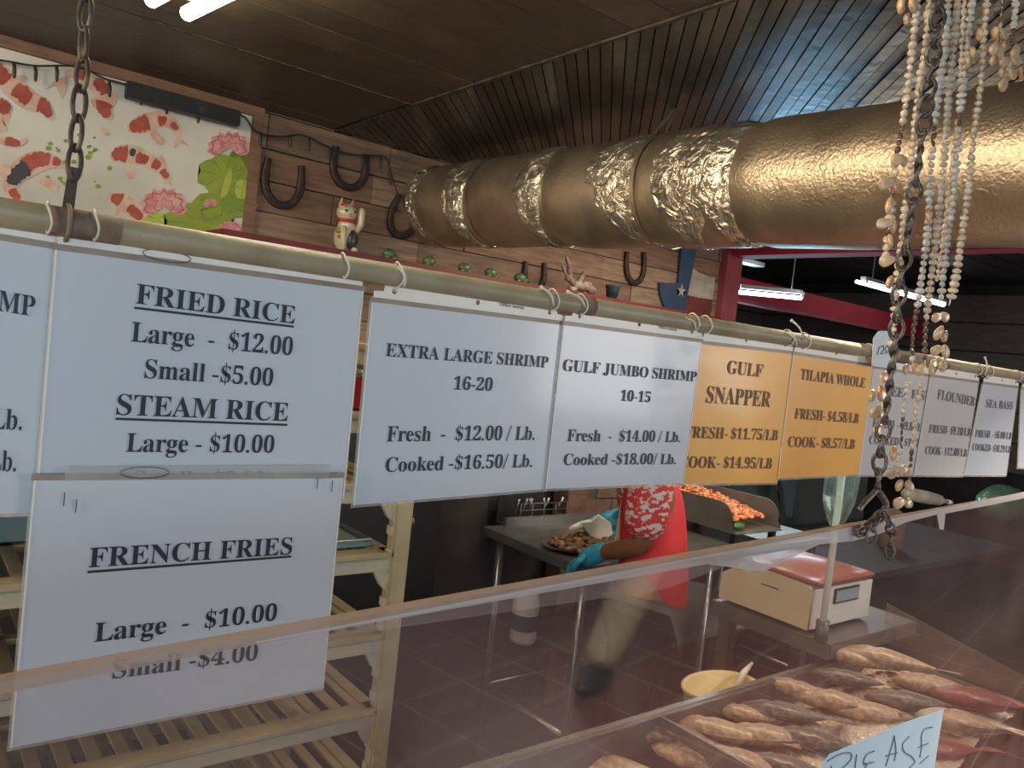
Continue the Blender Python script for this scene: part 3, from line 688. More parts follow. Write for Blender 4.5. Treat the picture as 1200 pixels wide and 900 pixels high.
bm = bmesh.new(); ell(bm, (cx_+.012, cy-.024, z0+.045), (.026, .018, .036)); obj('black_bib', bm, mt['catb'], cat, True)
for dx, dz, s in ((-.036, .07, .010), (-.030, .05, .008), (.030, .03, .009), (-.02, .155, .007)):
    bm = bmesh.new(); ell(bm, (cx_+dx, cy-.020, z0+dz), (s, .014, s)); obj('spot', bm, mt['gold'], cat, True)
# green ornaments on the shelf
for i, (x, y) in enumerate([(455, 306), (502, 314), (543, 323), (574, 329), (608, 336)]):
    p = at(x, y, 2.53); t = thing('green_ornament', '%s small green dome ornament on the wall shelf right of the lucky cat' % ('first', 'second', 'third', 'fourth', 'fifth and last')[i], 'ornament', (p.x, 2.53, 1.868), 'green ornaments on the wall shelf')
    bm = bmesh.new(); ell(bm, (p.x, 2.53, 1.885), (.026, .022, .020), None, 12, 8); obj('shell', bm, mt['greeng'], t, True)
    bm = bmesh.new(); ell(bm, (p.x+.026, 2.52, 1.879), (.009, .008, .007)); obj('head', bm, mt['greeng'], t, True)
    for s in (-1, 1):
        bm = bmesh.new(); ell(bm, (p.x+s*.016, 2.515, 1.872), (.007, .008, .004)); obj('foot', bm, mt['leaf'], t, True)
# driftwood
c = at(682, 340, 2.5)
t = thing('driftwood', 'gnarled driftwood branch with red stains on the shelf behind the pipe', 'driftwood', (c.x, 2.53, 1.868))
for pts, r in (([(-.10, 0, .10), (-.06, 0, .055), (0, 0, .03), (.05, 0, .028), (.11, 0, .012)], [.006, .016, .022, .018, .005]), ([(-.055, 0, .05), (-.06, .0, .10), (-.085, 0, .14)], [.012, .010, .004]), ([(.0, 0, .03), (.02, 0, .075), (.04, .0, .095)], [.012, .010, .004]), ([(-.02, 0, .03), (-.03, -.02, .012), (-.07, -.02, .008)], [.012, .010, .006]), ([(.02, 0, .03), (.07, .02, .05), (.10, .02, .045)], [.010, .008, .003])):
    bm = bmesh.new(); tube(bm, spline([Vector((c.x, 2.53, 1.868))+Vector(p) for p in pts], 4), [r[min(int(i/4), len(r)-1)]*random.uniform(.85, 1.15) for i in range((len(pts)-1)*4+1)], 8); obj('branch', bm, mt['drift'], t, True)
c = at(722, 352, 2.5)
bm = bmesh.new(); rings = [(.022, 0), (.034, .055), (.036, .058), (.031, .058), (.026, .01)]
def lathe(bm, c, prof, S=20, capb=True):
    rg = [[bm.verts.new(Vector(c)+Vector((r*math.cos(2*PI*k/S), r*math.sin(2*PI*k/S), z))) for k in range(S)] for r, z in prof]
    for A, B in zip(rg, rg[1:]):
        for k in range(S): bm.faces.new((A[k], A[(k+1) % S], B[(k+1) % S], B[k]))
    if capb: bm.faces.new(rg[0][::-1])
    return rg
rg = lathe(bm, (c.x, 2.53, 1.868), rings); bm.faces.new(rg[-1]); tag(obj('small_pot', bm, mt['teal'], None, True, origin=(c.x, 2.53, 1.868)), 'small dark teal pot on the shelf left of the Texas cutout', 'pot')
# Texas cutout sign
Yt = YB-.035
tx = thing('texas_sign', 'wooden Texas shaped flag cutout with white star beside the red post', 'sign', at(800, 366, Yt))
obj('blue_field', prism([at(*p, Yt) for p in [(799, 291), (816, 293), (812, 318), (809, 334), (795, 332)]], (0, .012, 0)), mt['navy'], tx)
obj('blue_field', prism([at(*p, Yt) for p in [(773, 331), (786, 332), (795, 332), (809, 334), (807, 347), (803, 368), (792, 369), (779, 360), (774, 345)]], (0, .012, 0)), mt['navy'], tx)
obj('white_stripe', prism([at(*p, Yt) for p in [(812, 314), (818, 319), (826, 322), (832, 324), (838, 325), (837, 338), (835, 351), (820, 349), (806, 346)]], (0, .012, 0)), mt['offwhite'], tx)
obj('red_stripe', prism([at(*p, Yt) for p in [(806, 346.3), (835, 351.3), (834, 364), (831, 377), (815, 372), (803, 368)]], (0, .012, 0)), mt['maroon'], tx)
c = at(798, 341, Yt); sp_ = []
for i in range(10):
    a = PI/2+i*PI/5; r = .036 if i % 2 == 0 else .014; sp_.append(c+Vector((r*math.cos(a), -.004, r*math.sin(a))))
obj('star', prism(sp_, (0, .004, 0)), mt['offwhite'], tx)

# ================================================================== pipe rail
YP = .78; ZP = 1.668
rail = thing('rail_pipe', 'cream painted pipe hung level that carries the price signs', 'pipe', (.9, YP, ZP))
bm = tube(bmesh.new(), [(x, YP, ZP-.004+.0035*x) for x in (-.25, .3, .8, 1.35, 1.45)], .0125, 16); obj('pipe_run', bm, mt['pipe'], rail, True)
bm = tube(bmesh.new(), [(x, YP, ZP+.0012+.001*x) for x in (1.45, 1.9, 2.4, 3.4)], .0122, 16); obj('pipe_run', bm, mt['pipe'], rail, True)
for x0, x1 in ((.105, .16), (.715, .745), (1.60, 1.83)):
    bm = tube(bmesh.new(), [(x0, YP, ZP-.004+.0035*min(x0, 1.45)), (x1, YP, ZP-.004+.0035*min(x1, 1.45))], .0129, 16); obj('rust_patch', bm, mt['piperust'], rail, True)
def pz(x): return ZP-.004+.0035*min(x, 1.45)
# ================================================================== signs
def sign(label, corners, lines, Y, paper, ink, strip=True, unders=(), sgap=6, marks=None, cat='sign', bow=0.0, group=None, name='price_sign', ties=True, stripw=.020):
    TL, TR, BR, BL = [at(x, y, Y) for x, y in corners]
    t = thing(name, label, cat, (TL+TR)/2, group)
    # sheet, gently bowed
    bm = bmesh.new(); N = 8; M_ = 6; g = [[None]*(M_+1) for _ in range(N+1)]
    for i in range(N+1):
        for j in range(M_+1):
            u, v = i/N, j/M_; p = TL.lerp(TR, u).lerp(BL.lerp(BR, u), v)
            g[i][j] = bm.verts.new(p+Vector((0, 0, 0)))
    for i in range(N):
        for j in range(M_): bm.faces.new((g[i][j], g[i+1][j], g[i+1][j+1], g[i][j+1]))
    r = bmesh.ops.extrude_face_region(bm, geom=bm.faces[:]); bmesh.ops.translate(bm, vec=(0, .0008, 0), verts=[v for v in r['geom'] if isinstance(v, bmesh.types.BMVert)])
    obj('paper', bm, paper, t)
    e = .0035; o = [(TL.x-e, TL.z+.002), (TR.x+e, TR.z+.002), (BR.x+e, BR.z-e), (BL.x-e, BL.z-e)]
    me = curve2d(o, [], .0004); me.transform(Matrix.Translation((0, Y+.0014, 0))); link('sleeve', me, mt['sleeve'], t)
    for a, b in ((TL, BL), (TR, BR)):
        s = -.0016 if a is TL else .0016; bm = bmesh.new()
        bm.faces.new([bm.verts.new(v+Vector((0, -.0006, 0))) for v in (a, a+Vector((s, 0, 0)), b+Vector((s, 0, 0)), b)])
        obj('sleeve_weld', bm, mt['strip'], t)
    bm = bmesh.new(); a, b = TL, TR
    bm.faces.new([bm.verts.new(v+Vector((0, -.0006, 0))) for v in (a+Vector((-e, 0, 0)), b+Vector((e, 0, 0)), b+Vector((e, 0, .0055)), a+Vector((-e, 0, .0055)))])
    obj('sleeve_edge', bm, mt['edge'], t)
    if strip:
        z0 = TL.z+.0055; z1 = TR.z+.0055; h = stripw; L0, L1 = TL.x, TR.x
        o = [(L0, z0), (L1, z1), (L1, z1+h*.35), (L1-.012, z1+h*.4), (L1-.014, z1+h), (L0+.014, z0+h), (L0+.012, z0+h*.4), (L0, z0+h*.35)]
        hs = []
        for u in (.09, .5, .91):
            cx = L0+(L1-L0)*u; cz = z0+(z1-z0)*u+h*.45; rr = .0032
            hs.append([(cx+rr*math.cos(a), cz+rr*math.sin(a)) for a in [j*PI/6 for j in range(12)]])
        me = curve2d(o, hs, .0006); me.transform(Matrix.Translation((0, Y, 0))); link('punched_strip', me, mt['strip'], t)
        if ties:
            for u in (.09, .91):
                cx = L0+(L1-L0)*u; cz = z0+(z1-z0)*u+h*.45; zc = pz(cx); pts = []
                for k in range(13):
                    a = PI*1.30 - (PI*1.6)*k/12; pts.append(Vector((cx+.002*math.sin(k), YP+math.cos(a)*.0150, zc+math.sin(a)*.0150)))
                pts = [Vector((cx+.002, Y+.002, cz))] + pts[::-1] + [Vector((cx, Y-.003, cz+.004)), Vector((cx+.001, Y-.001, cz))]
                tube(bm := bmesh.new(), spline(pts, 3), .0011, 6); obj('zip_tie', bm, mt['tie'], t, True)
    for s, L_, R_, cap in lines:
        bm = bmesh.new(); write(bm, s, L_, R_, cap, Y); obj('lettering', bm, ink, t)
    for L_, R_ in unders:
        bm = bmesh.new(); underline(bm, L_, R_, .0022, Y); obj('underline', bm, ink, t)
    if marks:
        bm = bmesh.new(); write(bm, *marks, Y); obj('maker_mark', bm, mt['ink'], t)
    return t
cap = .0185
# far left sign (mostly outside the frame)
sign('white price sign at the far left edge ending in MP', [(-70, 270), (63, 292), (38, 601), (-95, 604)], [('SHRIMP', (-75, 352), (40, 371), .0175), ('$9.00/ Lb.', (-100, 500), (25, 503.5), .018), ('$12.00/ Lb.', (-105, 549), (18, 552), .018)], YP+.001, mt['paper'], mt['ink'])
fr = sign('large white price sign reading FRIED RICE and STEAM RICE', [(67, 293), (424, 341), (401, 585), (43, 600)], [
    ('FRIED RICE', (158.3, 355.4), (344.6, 379.5), .0185), ('Large  -  $12.00', (153, 400), (341.7, 416.5), .0185), ('Small -$5.00', (168.6, 442.8), (318.7, 452.5), .0180),
    ('STEAM RICE', (135.7, 485.8), (336.4, 493.4), .0195), ('Large - $10.00', (147.2, 529.3), (320, 530.4), .0178), ('Small - $8.00', (155, 573), (308, 572.5), .0178)],
    YP-.001, mt['paper'], mt['ink'], unders=[((157, 362), (343.8, 384)), ((134.9, 492), (336, 499))])
# logo oval on the strip (unreadable mark)
c = at(196, 300, YP-.003)
bm = bmesh.new(); tube(bm, [c+Vector((.021*math.cos(a), 0, .0052*math.sin(a))) for a in [j*PI/12 for j in range(24)]], .0005, 4, True); obj('logo_oval', bm, mt['inkg'], fr)
ff = sign('white price sign reading FRENCH FRIES clipped below the rice sign', [(42, 563), (400, 560), (377, 806), (14, 876)], [
    ('FRENCH FRIES', (103.2, 664.8), (341.2, 649.2), .0185), ('Large  -  $10.00', (110, 752), (323.2, 726.5), .0180), ('Small -$4.00', (131.2, 795), (300.8, 773), .0178)],
    YP-.006, mt['paper'], mt['ink'], strip=False, unders=[((102, 671.5), (340.8, 653))])
o_ = [(at(76, 563, YP-.006).x, at(76, 563, YP-.006).z), (at(386, 561, YP-.006).x, at(386, 561, YP-.006).z), (at(386, 545, YP-.006).x, at(386, 545, YP-.006).z), (at(76, 547, YP-.006).x, at(76, 547, YP-.006).z)]
me = curve2d(o_, [], .0006); me.transform(Matrix.Translation((0, YP-.0065, 0))); link('punched_strip', me, mt['sleeve'], ff)
c = at(170, 554, YP-.0075); bm = bmesh.new(); tube(bm, [c+Vector((.021*math.cos(a), 0, .0052*math.sin(a))) for a in [j*PI/12 for j in range(24)]], .0005, 4, True); obj('logo_oval', bm, mt['inkg'], ff)
for (x, y) in ((75, 585), (89, 593), (372, 566), (389, 570)):
    a = at(x, y, YP-.0072); obj('staple', bx(a.x-.0004, a.x+.0004, a.y-.0006, a.y, a.z-.006, a.z+.006), mt['dsteel'], ff)
sign('white price sign reading EXTRA LARGE SHRIMP', [(437, 354), (659.5, 381), (639, 573), (415, 592)], [
    ('EXTRA LARGE SHRIMP', (451.3, 417.2), (641.3, 431), .0150), ('16-20', (530.9, 456.4), (576, 458), .0160), ('Fresh  -  $12.00 / Lb.', (452.4, 517.3), (625.5, 515.3), .0180), ('Cooked -$16.50/ Lb.', (450.6, 553), (622.6, 547), .0172)],
    YP+.000, mt['paper'], mt['ink'], marks=('Office merch.', (585, 358.2), (614, 362.5), .0042))
sign('white price sign reading GULF JUMBO SHRIMP', [(661, 381), (822, 401.5), (800, 566), (640, 573)], [
    ('GULF JUMBO SHRIMP', (658.9, 434.4), (815.1, 447.3), .0158), ('10-15', (726.4, 469.6), (761.2, 471.4), .0155), ('Fresh  -  $14.00 / Lb.', (664, 517), (796, 518), .0165), ('Cooked -$18.00/ Lb.', (659.6, 545), (790.9, 543.7), .0160)],
    YP-.003, mt['paper'], mt['ink'], marks=('Office merch.', (771, 384.5), (793, 388), .0042))
sign('orange price sign reading GULF SNAPPER', [(810, 402), (928.5, 415), (910, 566), (790, 567)], [
    ('GULF', (851.4, 437.4), (892.7, 442), .0215), ('SNAPPER', (826.6, 471.8), (901.8, 477), .0270), ('FRESH- $11.75/LB', (802, 512.8), (910.6, 516), .0185), ('COOK- $14.95/LB', (796, 548), (903.6, 549), .0185)],
    YP+.000, mt['papero'], mt['inkb'])
sign('orange price sign reading TILAPIA WHOLE', [(930, 415.5), (1022.5, 430), (1006, 556), (911.5, 561)], [
    ('TILAPIA WHOLE', (937.5, 444.5), (1012.8, 454.5), .0195), ('FRESH- $4.58/LB', (930.5, 490.5), (1005, 496), .0190), ('COOK- $8.57/LB', (922.8, 523.5), (1000.5, 526), .0190)],
    YP-.001, mt['papero'], mt['inkb'])
sign('grey stained price sign behind the chain and shell strands', [(1024, 432), (1093, 442), (1073, 557), (1007, 557)], [
    ('REEF FISH', (1036, 463), (1090, 470), .0200), ('FRESH  - $9.80/LB', (1022, 500), (1083, 506), .0175), ('COOKED - $11.20', (1018, 520), (1080, 524), .0170)],
    YP+.000, mt['paperg'], mt['inkg'])
sign('grey stained price sign reading FLOUNDER', [(1090, 441.5), (1146.5, 449), (1128.5, 558), (1071, 557)], [
    ('FLOUNDER', (1097.5, 467.5), (1141.5, 476), .0220), ('FRESH- $9.10/LB', (1088, 506.8), (1136.3, 511), .0185), ('COOK- $12.00/LB', (1083.5, 532), (1131.8, 535), .0180)],
    YP-.002, mt['paperg'], mt['inkg'])
sign('white price sign reading SEA BASS', [(1152, 450), (1193, 455), (1179, 557.5), (1130, 557)], [
    ('SEA BASS', (1154.5, 477), (1186, 480), .0195), ('FRESH  - $6.00/LB', (1142.3, 512), (1184.3, 514.6), .0175), ('COOKED- $10.29/LB', (1138.8, 527.6), (1183.2, 530.4), .0170)],
    YP-.003, mt['paper'], mt['inkg'])
sign('white sign cut by the right edge of the picture', [(1197, 456), (1236, 462), (1222, 550), (1193, 548)], [('CRAB', (1204, 480), (1225, 483), .018)], YP-.001, mt['paper'], mt['inkg'])
# loose tie ends
for i, (x, y, dx, dy, lb) in enumerate([(645, 350, -12, -14, 'pale tie end over the right end of the EXTRA LARGE SHRIMP sign'), (682, 352, -18, -10, 'pale crooked tie end over the left end of the JUMBO SHRIMP sign'), (812, 378, -10, -6, 'pale tie end in front of the Texas cutout'), (937, 391, -10, -16, 'longest straight tie end, below the red beam over the TILAPIA sign'), (930, 398, -9, -8, 'short tie end over the right end of the GULF SNAPPER sign'), (470, 328, -4, -14, 'tie end over the left end of the EXTRA LARGE SHRIMP sign'), (1150, 432, 4, -14, 'tie end over the SEA BASS sign'), (1038, 412, -2, -8, 'tie end beside the handwritten number tag')]):
    a = at(x+4, y+8, YP-.013); b = at(x+dx, y+dy, YP-.008); n_ = 7
    bm = bmesh.new(); tube(bm, spline([a, a.lerp(b, .5)+Vector((.002, -.004, .003)), b], 3), [.0016]*6+[.0028], 6)
    tag(obj('tie_tail', bm, mt['tie'], None, True, origin=a), lb, 'zip tie', 'loose tie ends on the sign pipe')
# tag with 120
TL = at(1023, 388, YP-.022)
tg_ = thing('price_tag', 'small pale tag with handwritten number standing over the pipe by the chain', 'tag', at(1032, 430, YP-.02))
obj('tag_card', prism([at(*p, YP-.02) for p in [(1022, 429), (1024, 396), (1030, 388), (1046, 388), (1047, 432)]], (0, .0015, 0)), mt['cream2'], tg_)
bm = bmesh.new()
for stroke in ([(1028, 416), (1031, 406)], [(1032, 407), (1035, 405), (1036, 409), (1032, 415), (1037, 414)], [(1040, 405), (1037, 409), (1039, 414), (1042, 411), (1041, 406), (1040, 405)]):
    tube(bm, [at(*p, YP-.0212) for p in stroke], .0007, 5)
obj('handwriting', bm, mt['ink'], tg_)

# ================================================================== chains
def link_mesh(L_, W_, r, twist=0.0):
    bm = bmesh.new(); pts = []
    for k in range(20):
        a = 2*PI*k/20; x = math.cos(a); z = math.sin(a)
        p = Vector((W_/2*x*(1-.12*abs(z)), 0, L_/2*(abs(z)**.8)*(1 if z >= 0 else -1)))
        tw = twist*p.z/L_; p = Vector((p.x*math.cos(tw), p.x*math.sin(tw), p.z)); pts.append(p)
    tube(bm, pts, r, 8, True); me = bpy.data.meshes.new('chain_link'); bm.to_mesh(me); bm.free()
    for p in me.polygons: p.use_smooth = True
    return me
def chain(name, label, pts, L_, W_, r, m, twist=0.0, alt=PI/2, spin=.4):
    pts = spline(pts, 12); t = thing(name, label, 'chain', pts[0])
    me = link_mesh(L_, W_, r, twist); me.materials.append(m)
    step = L_-2.3*r; acc = 0; nxt = 0; k = 0
    for a, b in zip(pts, pts[1:]):
        d = (b-a).length
        while nxt <= acc+d and d > 0:
            p = a.lerp(b, (nxt-acc)/d); o = bpy.data.objects.new('chain_link', me); COL.objects.link(o); o.parent = t
            o.location = p-wloc(t); q = (b-a).to_track_quat('-Z', 'Y'); o.rotation_euler = (q.to_matrix() @ Matrix.Rotation(spin+(k % 2)*alt+random.uniform(-.2, .2), 3, 'Z')).to_euler()
            nxt += step; k += 1
        acc += d
    return t
mt['chaind'] = M('dark_rusty_chain', (.06, .045, .035), .6, .5, col2=(.20, .15, .11), vs=45, lo=.5, hi=.7)
chain('chain', 'dark rusty chain at the left that holds the sign pipe over the mural', [at(103, -20, YP), at(99, 30, YP), at(96, 90, YP), at(90, 150, YP), at(87, 196, YP)], .030, .0135, .0021, mt['chaind'], 0)
a = at(87, 196, YP); b = at(78, 262, YP)
hk = thing('hanger_strap', 'flat pale metal hanger between the left chain and the pipe', 'hanger', b)
obj('flat_bar', prism([a+Vector((-.004, 0, 0)), a+Vector((.004, 0, 0)), b+Vector((.0045, 0, .008)), b+Vector((-.0045, 0, .008))], (0, .002, 0)), mt['seam'], hk)
tube(bm := bmesh.new(), [Vector((b.x, YP+.0155*math.cos(q), pz(b.x)+.0155*math.sin(q))) for q in [j*PI/8 for j in range(16)]], .002, 6, True); obj('loop', bm, mt['piperust'], hk, True)
YC = .56
cp = [(1103, -20), (1097, 40), (1090, 90), (1083, 140), (1077, 190), (1069, 240), (1062, 290), (1054, 340), (1050, 390), (1044, 440), (1039, 480), (1033, 520), (1028, 572)]
chain('chain', 'grey twisted link chain hanging among the shell strands at the right', [at(x, y, YC) for x, y in cp], .031, .0185, .0028, mt['chain'], 1.2, PI/2)
hk = thing('chain_hook', 'heavy tangled hook and ring at the end of the right chain', 'hook', at(1030, 575, YC))
for pts, r in (([(1027, 574), (1022, 580), (1012, 590), (1006, 598)], .0042), ([(1028, 574), (1038, 590), (1034, 600), (1022, 610), (1012, 620), (1008, 624)], .005), ([(1003, 622), (1010, 616), (1014, 624), (1006, 628), (1003, 622)], .003)):
    bm = tube(bmesh.new(), spline([at(x, y, YC) for x, y in pts], 5), r, 8); obj('hook_arm', bm, mt['chain'], hk, True)
chain('chain', 'short loose chain tail dangling over the acrylic edge', [at(1030, 606, YC-.006), at(1022, 625, YC-.01), at(1020, 640, YC-.01)], .022, .013, .002, mt['chain'], 1.0)
chain('chain', 'second short chain tail hanging right of the hook over the acrylic', [at(1036, 604, YC-.012), at(1044, 622, YC-.012), at(1042, 652, YC-.012)], .022, .013, .002, mt['chain'], 1.0)

# ================================================================== shell strands
def chips(bm, p, q, s):
    d = (q-p).normalized(); c = (p+q)/2
    rot = Matrix.Rotation(random.uniform(0, PI), 3, d) @ d.to_track_quat('Z', 'Y').to_matrix() @ Matrix.Rotation(random.uniform(-.6, .6), 3, 'X')
    ell(bm, c, (s*random.uniform(.8, 1.15), s*random.uniform(.5, .8), (q-p).length*random.uniform(.42, .62)), rot, 7, 5)
def cowrie_mesh():
    bm = bmesh.new(); ell(bm, (0, 0, 0), (.0088, .0055, .0130), None, 12, 9)
    for v in bm.verts:
        t = v.co.z/.013; v.co.x *= (1-.35*t); 
        if v.co.y < 0 and abs(v.co.x) < .0012: v.co.y *= .45
    me = bpy.data.meshes.new('cowrie'); bm.to_mesh(me); bm.free()
    for p in me.polygons: p.use_smooth = True
    return me
cow_a = cowrie_mesh(); cow_a.materials.append(mt['cowrie']); cow_b = cowrie_mesh(); cow_b.materials.append(mt['cowrie2'])
def strand(label, path, Y, s=.0072, shells=(), browns=(), m='shell', group=None):
    P = spline([at(x, y, Y) for x, y in path], 10); t = thing('shell_strand', label, 'shell strand', P[0], group)
    bm = bmesh.new(); bb = bmesh.new(); nb = 0; tube(bs_ := bmesh.new(), P[::4]+[P[-1]], .0008, 5)
    acc = 0; nxt = 0; step = .0105; last = P[0]; tot = sum((b-a).length for a, b in zip(P, P[1:]))
    for a, b in zip(P, P[1:]):
        d = (b-a).length
        while d > 0 and nxt <= acc+d:
            p = a.lerp(b, (nxt-acc)/d); f = nxt/tot
            if nxt > 0:
                br = any(x0 <= f <= x1 for x0, x1 in browns)
                if br: chips(bb, last, p, s*.62); nb += 1
                else: chips(bm, last, p, s)
            last = p; nxt += step
        acc += d
    obj('cord', bs_, mt['tie'], t)
    o = stuff(obj('shell_chips', bm, mt[m], t, True))
    if nb: stuff(obj('brown_beads', bb, mt['bead'], t, True))
    else: bb.free()
    for i, (x, y, ang) in enumerate(shells):
        o = bpy.data.objects.new('cowrie', cow_a if i % 2 == 0 else cow_b); COL.objects.link(o); o.parent = t
        o.location = at(x, y, Y-.008)-wloc(t); o.rotation_euler = (random.uniform(-.3, .3), math.radians(ang), random.uniform(-.5, .5)); k = random.uniform(.8, 1.05); o.scale = (k, k, k)
    return t
strand('leftmost white shell strand ending in brown beads and tan shells beside the duct', [(1077, -15), (1070, 50), (1064, 100), (1057, 150), (1051, 180), (1046, 230), (1040, 280), (1037, 310)], .57, shells=[(1052, 187, 70), (1058, 188, -70), (1047, 216, 130), (1039, 214, 60), (1042, 240, 10), (1036, 262, 80), (1046, 265, 140), (1043, 282, 20), (1040, 305, 70)], browns=[(.50, .60), (.66, .68), (.74, .78), (.86, .9)])
strand('second white shell strand from the left, just behind the chain', [(1090, -15), (1085, 50), (1076, 110), (1070, 170), (1063, 230), (1054, 300), (1048, 370), (1043, 415)], .585, browns=[], shells=[(1043, 330, 40), (1046, 425, 40)])
strand('pale shell strand right of the chain that reaches the SEA side signs', [(1113, -15), (1108, 50), (1101, 100), (1095, 150), (1090, 210), (1087, 270), (1078, 340), (1070, 390), (1069, 425)], .575, browns=[(.36, .42), (.86, .99)], m='shelll', shells=[(1088, 252, 20), (1062, 432, 60), (1074, 432, -40)])
strand('thick white shell strand in the middle of the bunch', [(1124, -15), (1117, 60), (1112, 110), (1108, 170), (1102, 230), (1096, 290), (1088, 350), (1084, 395), (1084, 428)], .57, browns=[(.88, .99)], shells=[(1080, 432, 40), (1092, 434, -30)])
strand('shell strand of the bunch beside the tan cluster', [(1141, -15), (1133, 60), (1126, 120), (1121, 180), (1116, 240), (1108, 300), (1102, 355)], .58, browns=[(.40, .44)], m='shelll', shells=[(1098, 372, 70), (1107, 371, -60), (1100, 390, 30), (1107, 395, 110), (1098, 410, 60), (1108, 412, -20), (1095, 426, 80), (1105, 428, 10), (1140, 60, 30), (1135, 72, -30)])
strand('rightmost long white shell strand of the bunch', [(1158, -15), (1152, 50), (1149, 100), (1142, 150), (1136, 210), (1128, 270), (1119, 330), (1112, 358)], .565, browns=[], shells=[(1148, 40, 60)])
strand('fine shell strand deep in the bunch behind the others', [(1131, -15), (1126, 80), (1124, 130), (1115, 200), (1108, 260), (1098, 330)], .60, s=.0048, browns=[(.5, .55)], shells=[(1062, -8, 0)])
strand('short shell strand with orange shells at the top right', [(1176, -15), (1172, 30), (1168, 60)], .56, browns=[(0, .6)], shells=[(1166, 38, 60), (1176, 40, -50), (1165, 56, 20), (1172, 62, -20), (1164, 70, 30), (1176, 55, 100)], s=.005)
strand('rightmost short strand with a shell cluster at its end', [(1192, -15), (1188, 30), (1184, 70), (1180, 95)], .57, browns=[(.45, .8)], shells=[(1178, 72, 60), (1190, 70, -60), (1174, 84, 40), (1186, 86, -40), (1196, 84, -70), (1176, 98, 20), (1190, 60, 10)], m='shelll')
strand('lower left tail of brown beads and shells over the grey sign', [(1064, 447), (1061, 470), (1057, 500), (1056, 525), (1052, 545)], .575, browns=[(.45, .85)], shells=[(1047, 531, 30), (1046, 553, 20), (1057, 551, 70), (1062, 552, 110)], m='shelll', s=.005)
strand('lower right white shell tail ending in two tan shell pairs', [(1079, 448), (1074, 480), (1071, 505), (1069, 525), (1067, 545), (1064, 580)], .57, browns=[(.60, .98)], shells=[(1054, 568, 60), (1066, 570, 130), (1054, 589, 70), (1065, 590, 110)], s=.0055)
strand('tan shells hanging along the left side of the chain over the signs', [(1043, 430), (1040, 450), (1034, 480), (1028, 510)], .585, browns=[(.2, .4), (.7, .8)], shells=[(1037, 441, 50), (1022, 463, 60), (1033, 461, -20), (1026, 482, 30), (1031, 484, -30), (1029, 504, 50), (1054, 310, 40)], s=.004)
for (x, y) in ((1058, 2), (1068, 12), (1078, 20), (1096, 24)): pass
strand('tan shells at the very top left of the bunch', [(1062, -15), (1060, -4), (1058, 4)], .56, shells=[(1056, 6, 40), (1063, 22, 60), (1070, 4, -30)], s=.004)

# ================================================================== acrylic guard
ZT = 1.40
def gy(x): return .46+.0985*x
u_ = Vector((1, .0985, 0)).normalized(); n_ = Vector((u_.y, -u_.x, 0))      # n_ points to the customer
g0 = Vector((-.6, gy(-.6), 0)); g1 = Vector((4.2, gy(4.2), 0))
guard = thing('acrylic_guard', 'scratched clear acrylic sheet guarding the fish counter', 'sneeze guard', (1.5, gy(1.5), .62))
T = .008
zb = .62
def slab(z0, z1, name, m, t=T, off=0):
    a = g0-n_*off; b = g1-n_*off
    return obj(name, prism([(a.x, a.y, z0), (b.x, b.y, z0), (b.x, b.y, z1), (a.x, a.y, z1)], -n_*t), m, guard)
slab(zb, ZT-.006, 'sheet', mt['acrylic'])
a = g0+n_*.001; b = g1+n_*.001
obj('top_edge', prism([(a.x, a.y, ZT-.006), (b.x, b.y, ZT-.006), (b.x, b.y, ZT), (a.x, a.y, ZT)], -n_*(T+.003)), mt['acedge'], guard)
def onguard(px, py, off=0.0):
    r = ray(px, py); k = (.46-off)/(r.y-.0985*r.x); return EYE+r*k
film = [(300, 754), (420, 731), (540, 708), (640, 688), (720, 672), (800, 657), (872, 642), (872, 668), (895, 670), (905, 660), (915, 650), (930, 643), (960, 638), (1000, 634), (1030, 626), (1062, 612), (1098, 603), (1101, 620), (1106, 621), (1108, 602), (1150, 594), (1195, 585), (1215, 580), (1215, 573), (1150, 587), (1080, 601), (1000, 617), (900, 637), (800, 656), (700, 675), (500, 714), (300, 752)]
bm = bmesh.new(); vs = [bm.verts.new(onguard(x, y, .0015)) for x, y in film]; f = bm.faces.new(vs); bmesh.ops.triangulate(bm, faces=[f]); obj('peeling_film', bm, mt['film'], guard)
mt['film2'] = clear('film_residue', 1.3, .16, (.58, .44, .40), .05, 9, .3)
film = [(300, 756), (540, 710), (872, 645), (872, 656), (780, 690), (700, 700), (560, 722), (470, 735), (380, 748)]
bm = bmesh.new(); vs = [bm.verts.new(onguard(x, y, .0022)) for x, y in film]; f = bm.faces.new(vs); bmesh.ops.triangulate(bm, faces=[f]); obj('film_residue', bm, mt['film2'], guard)
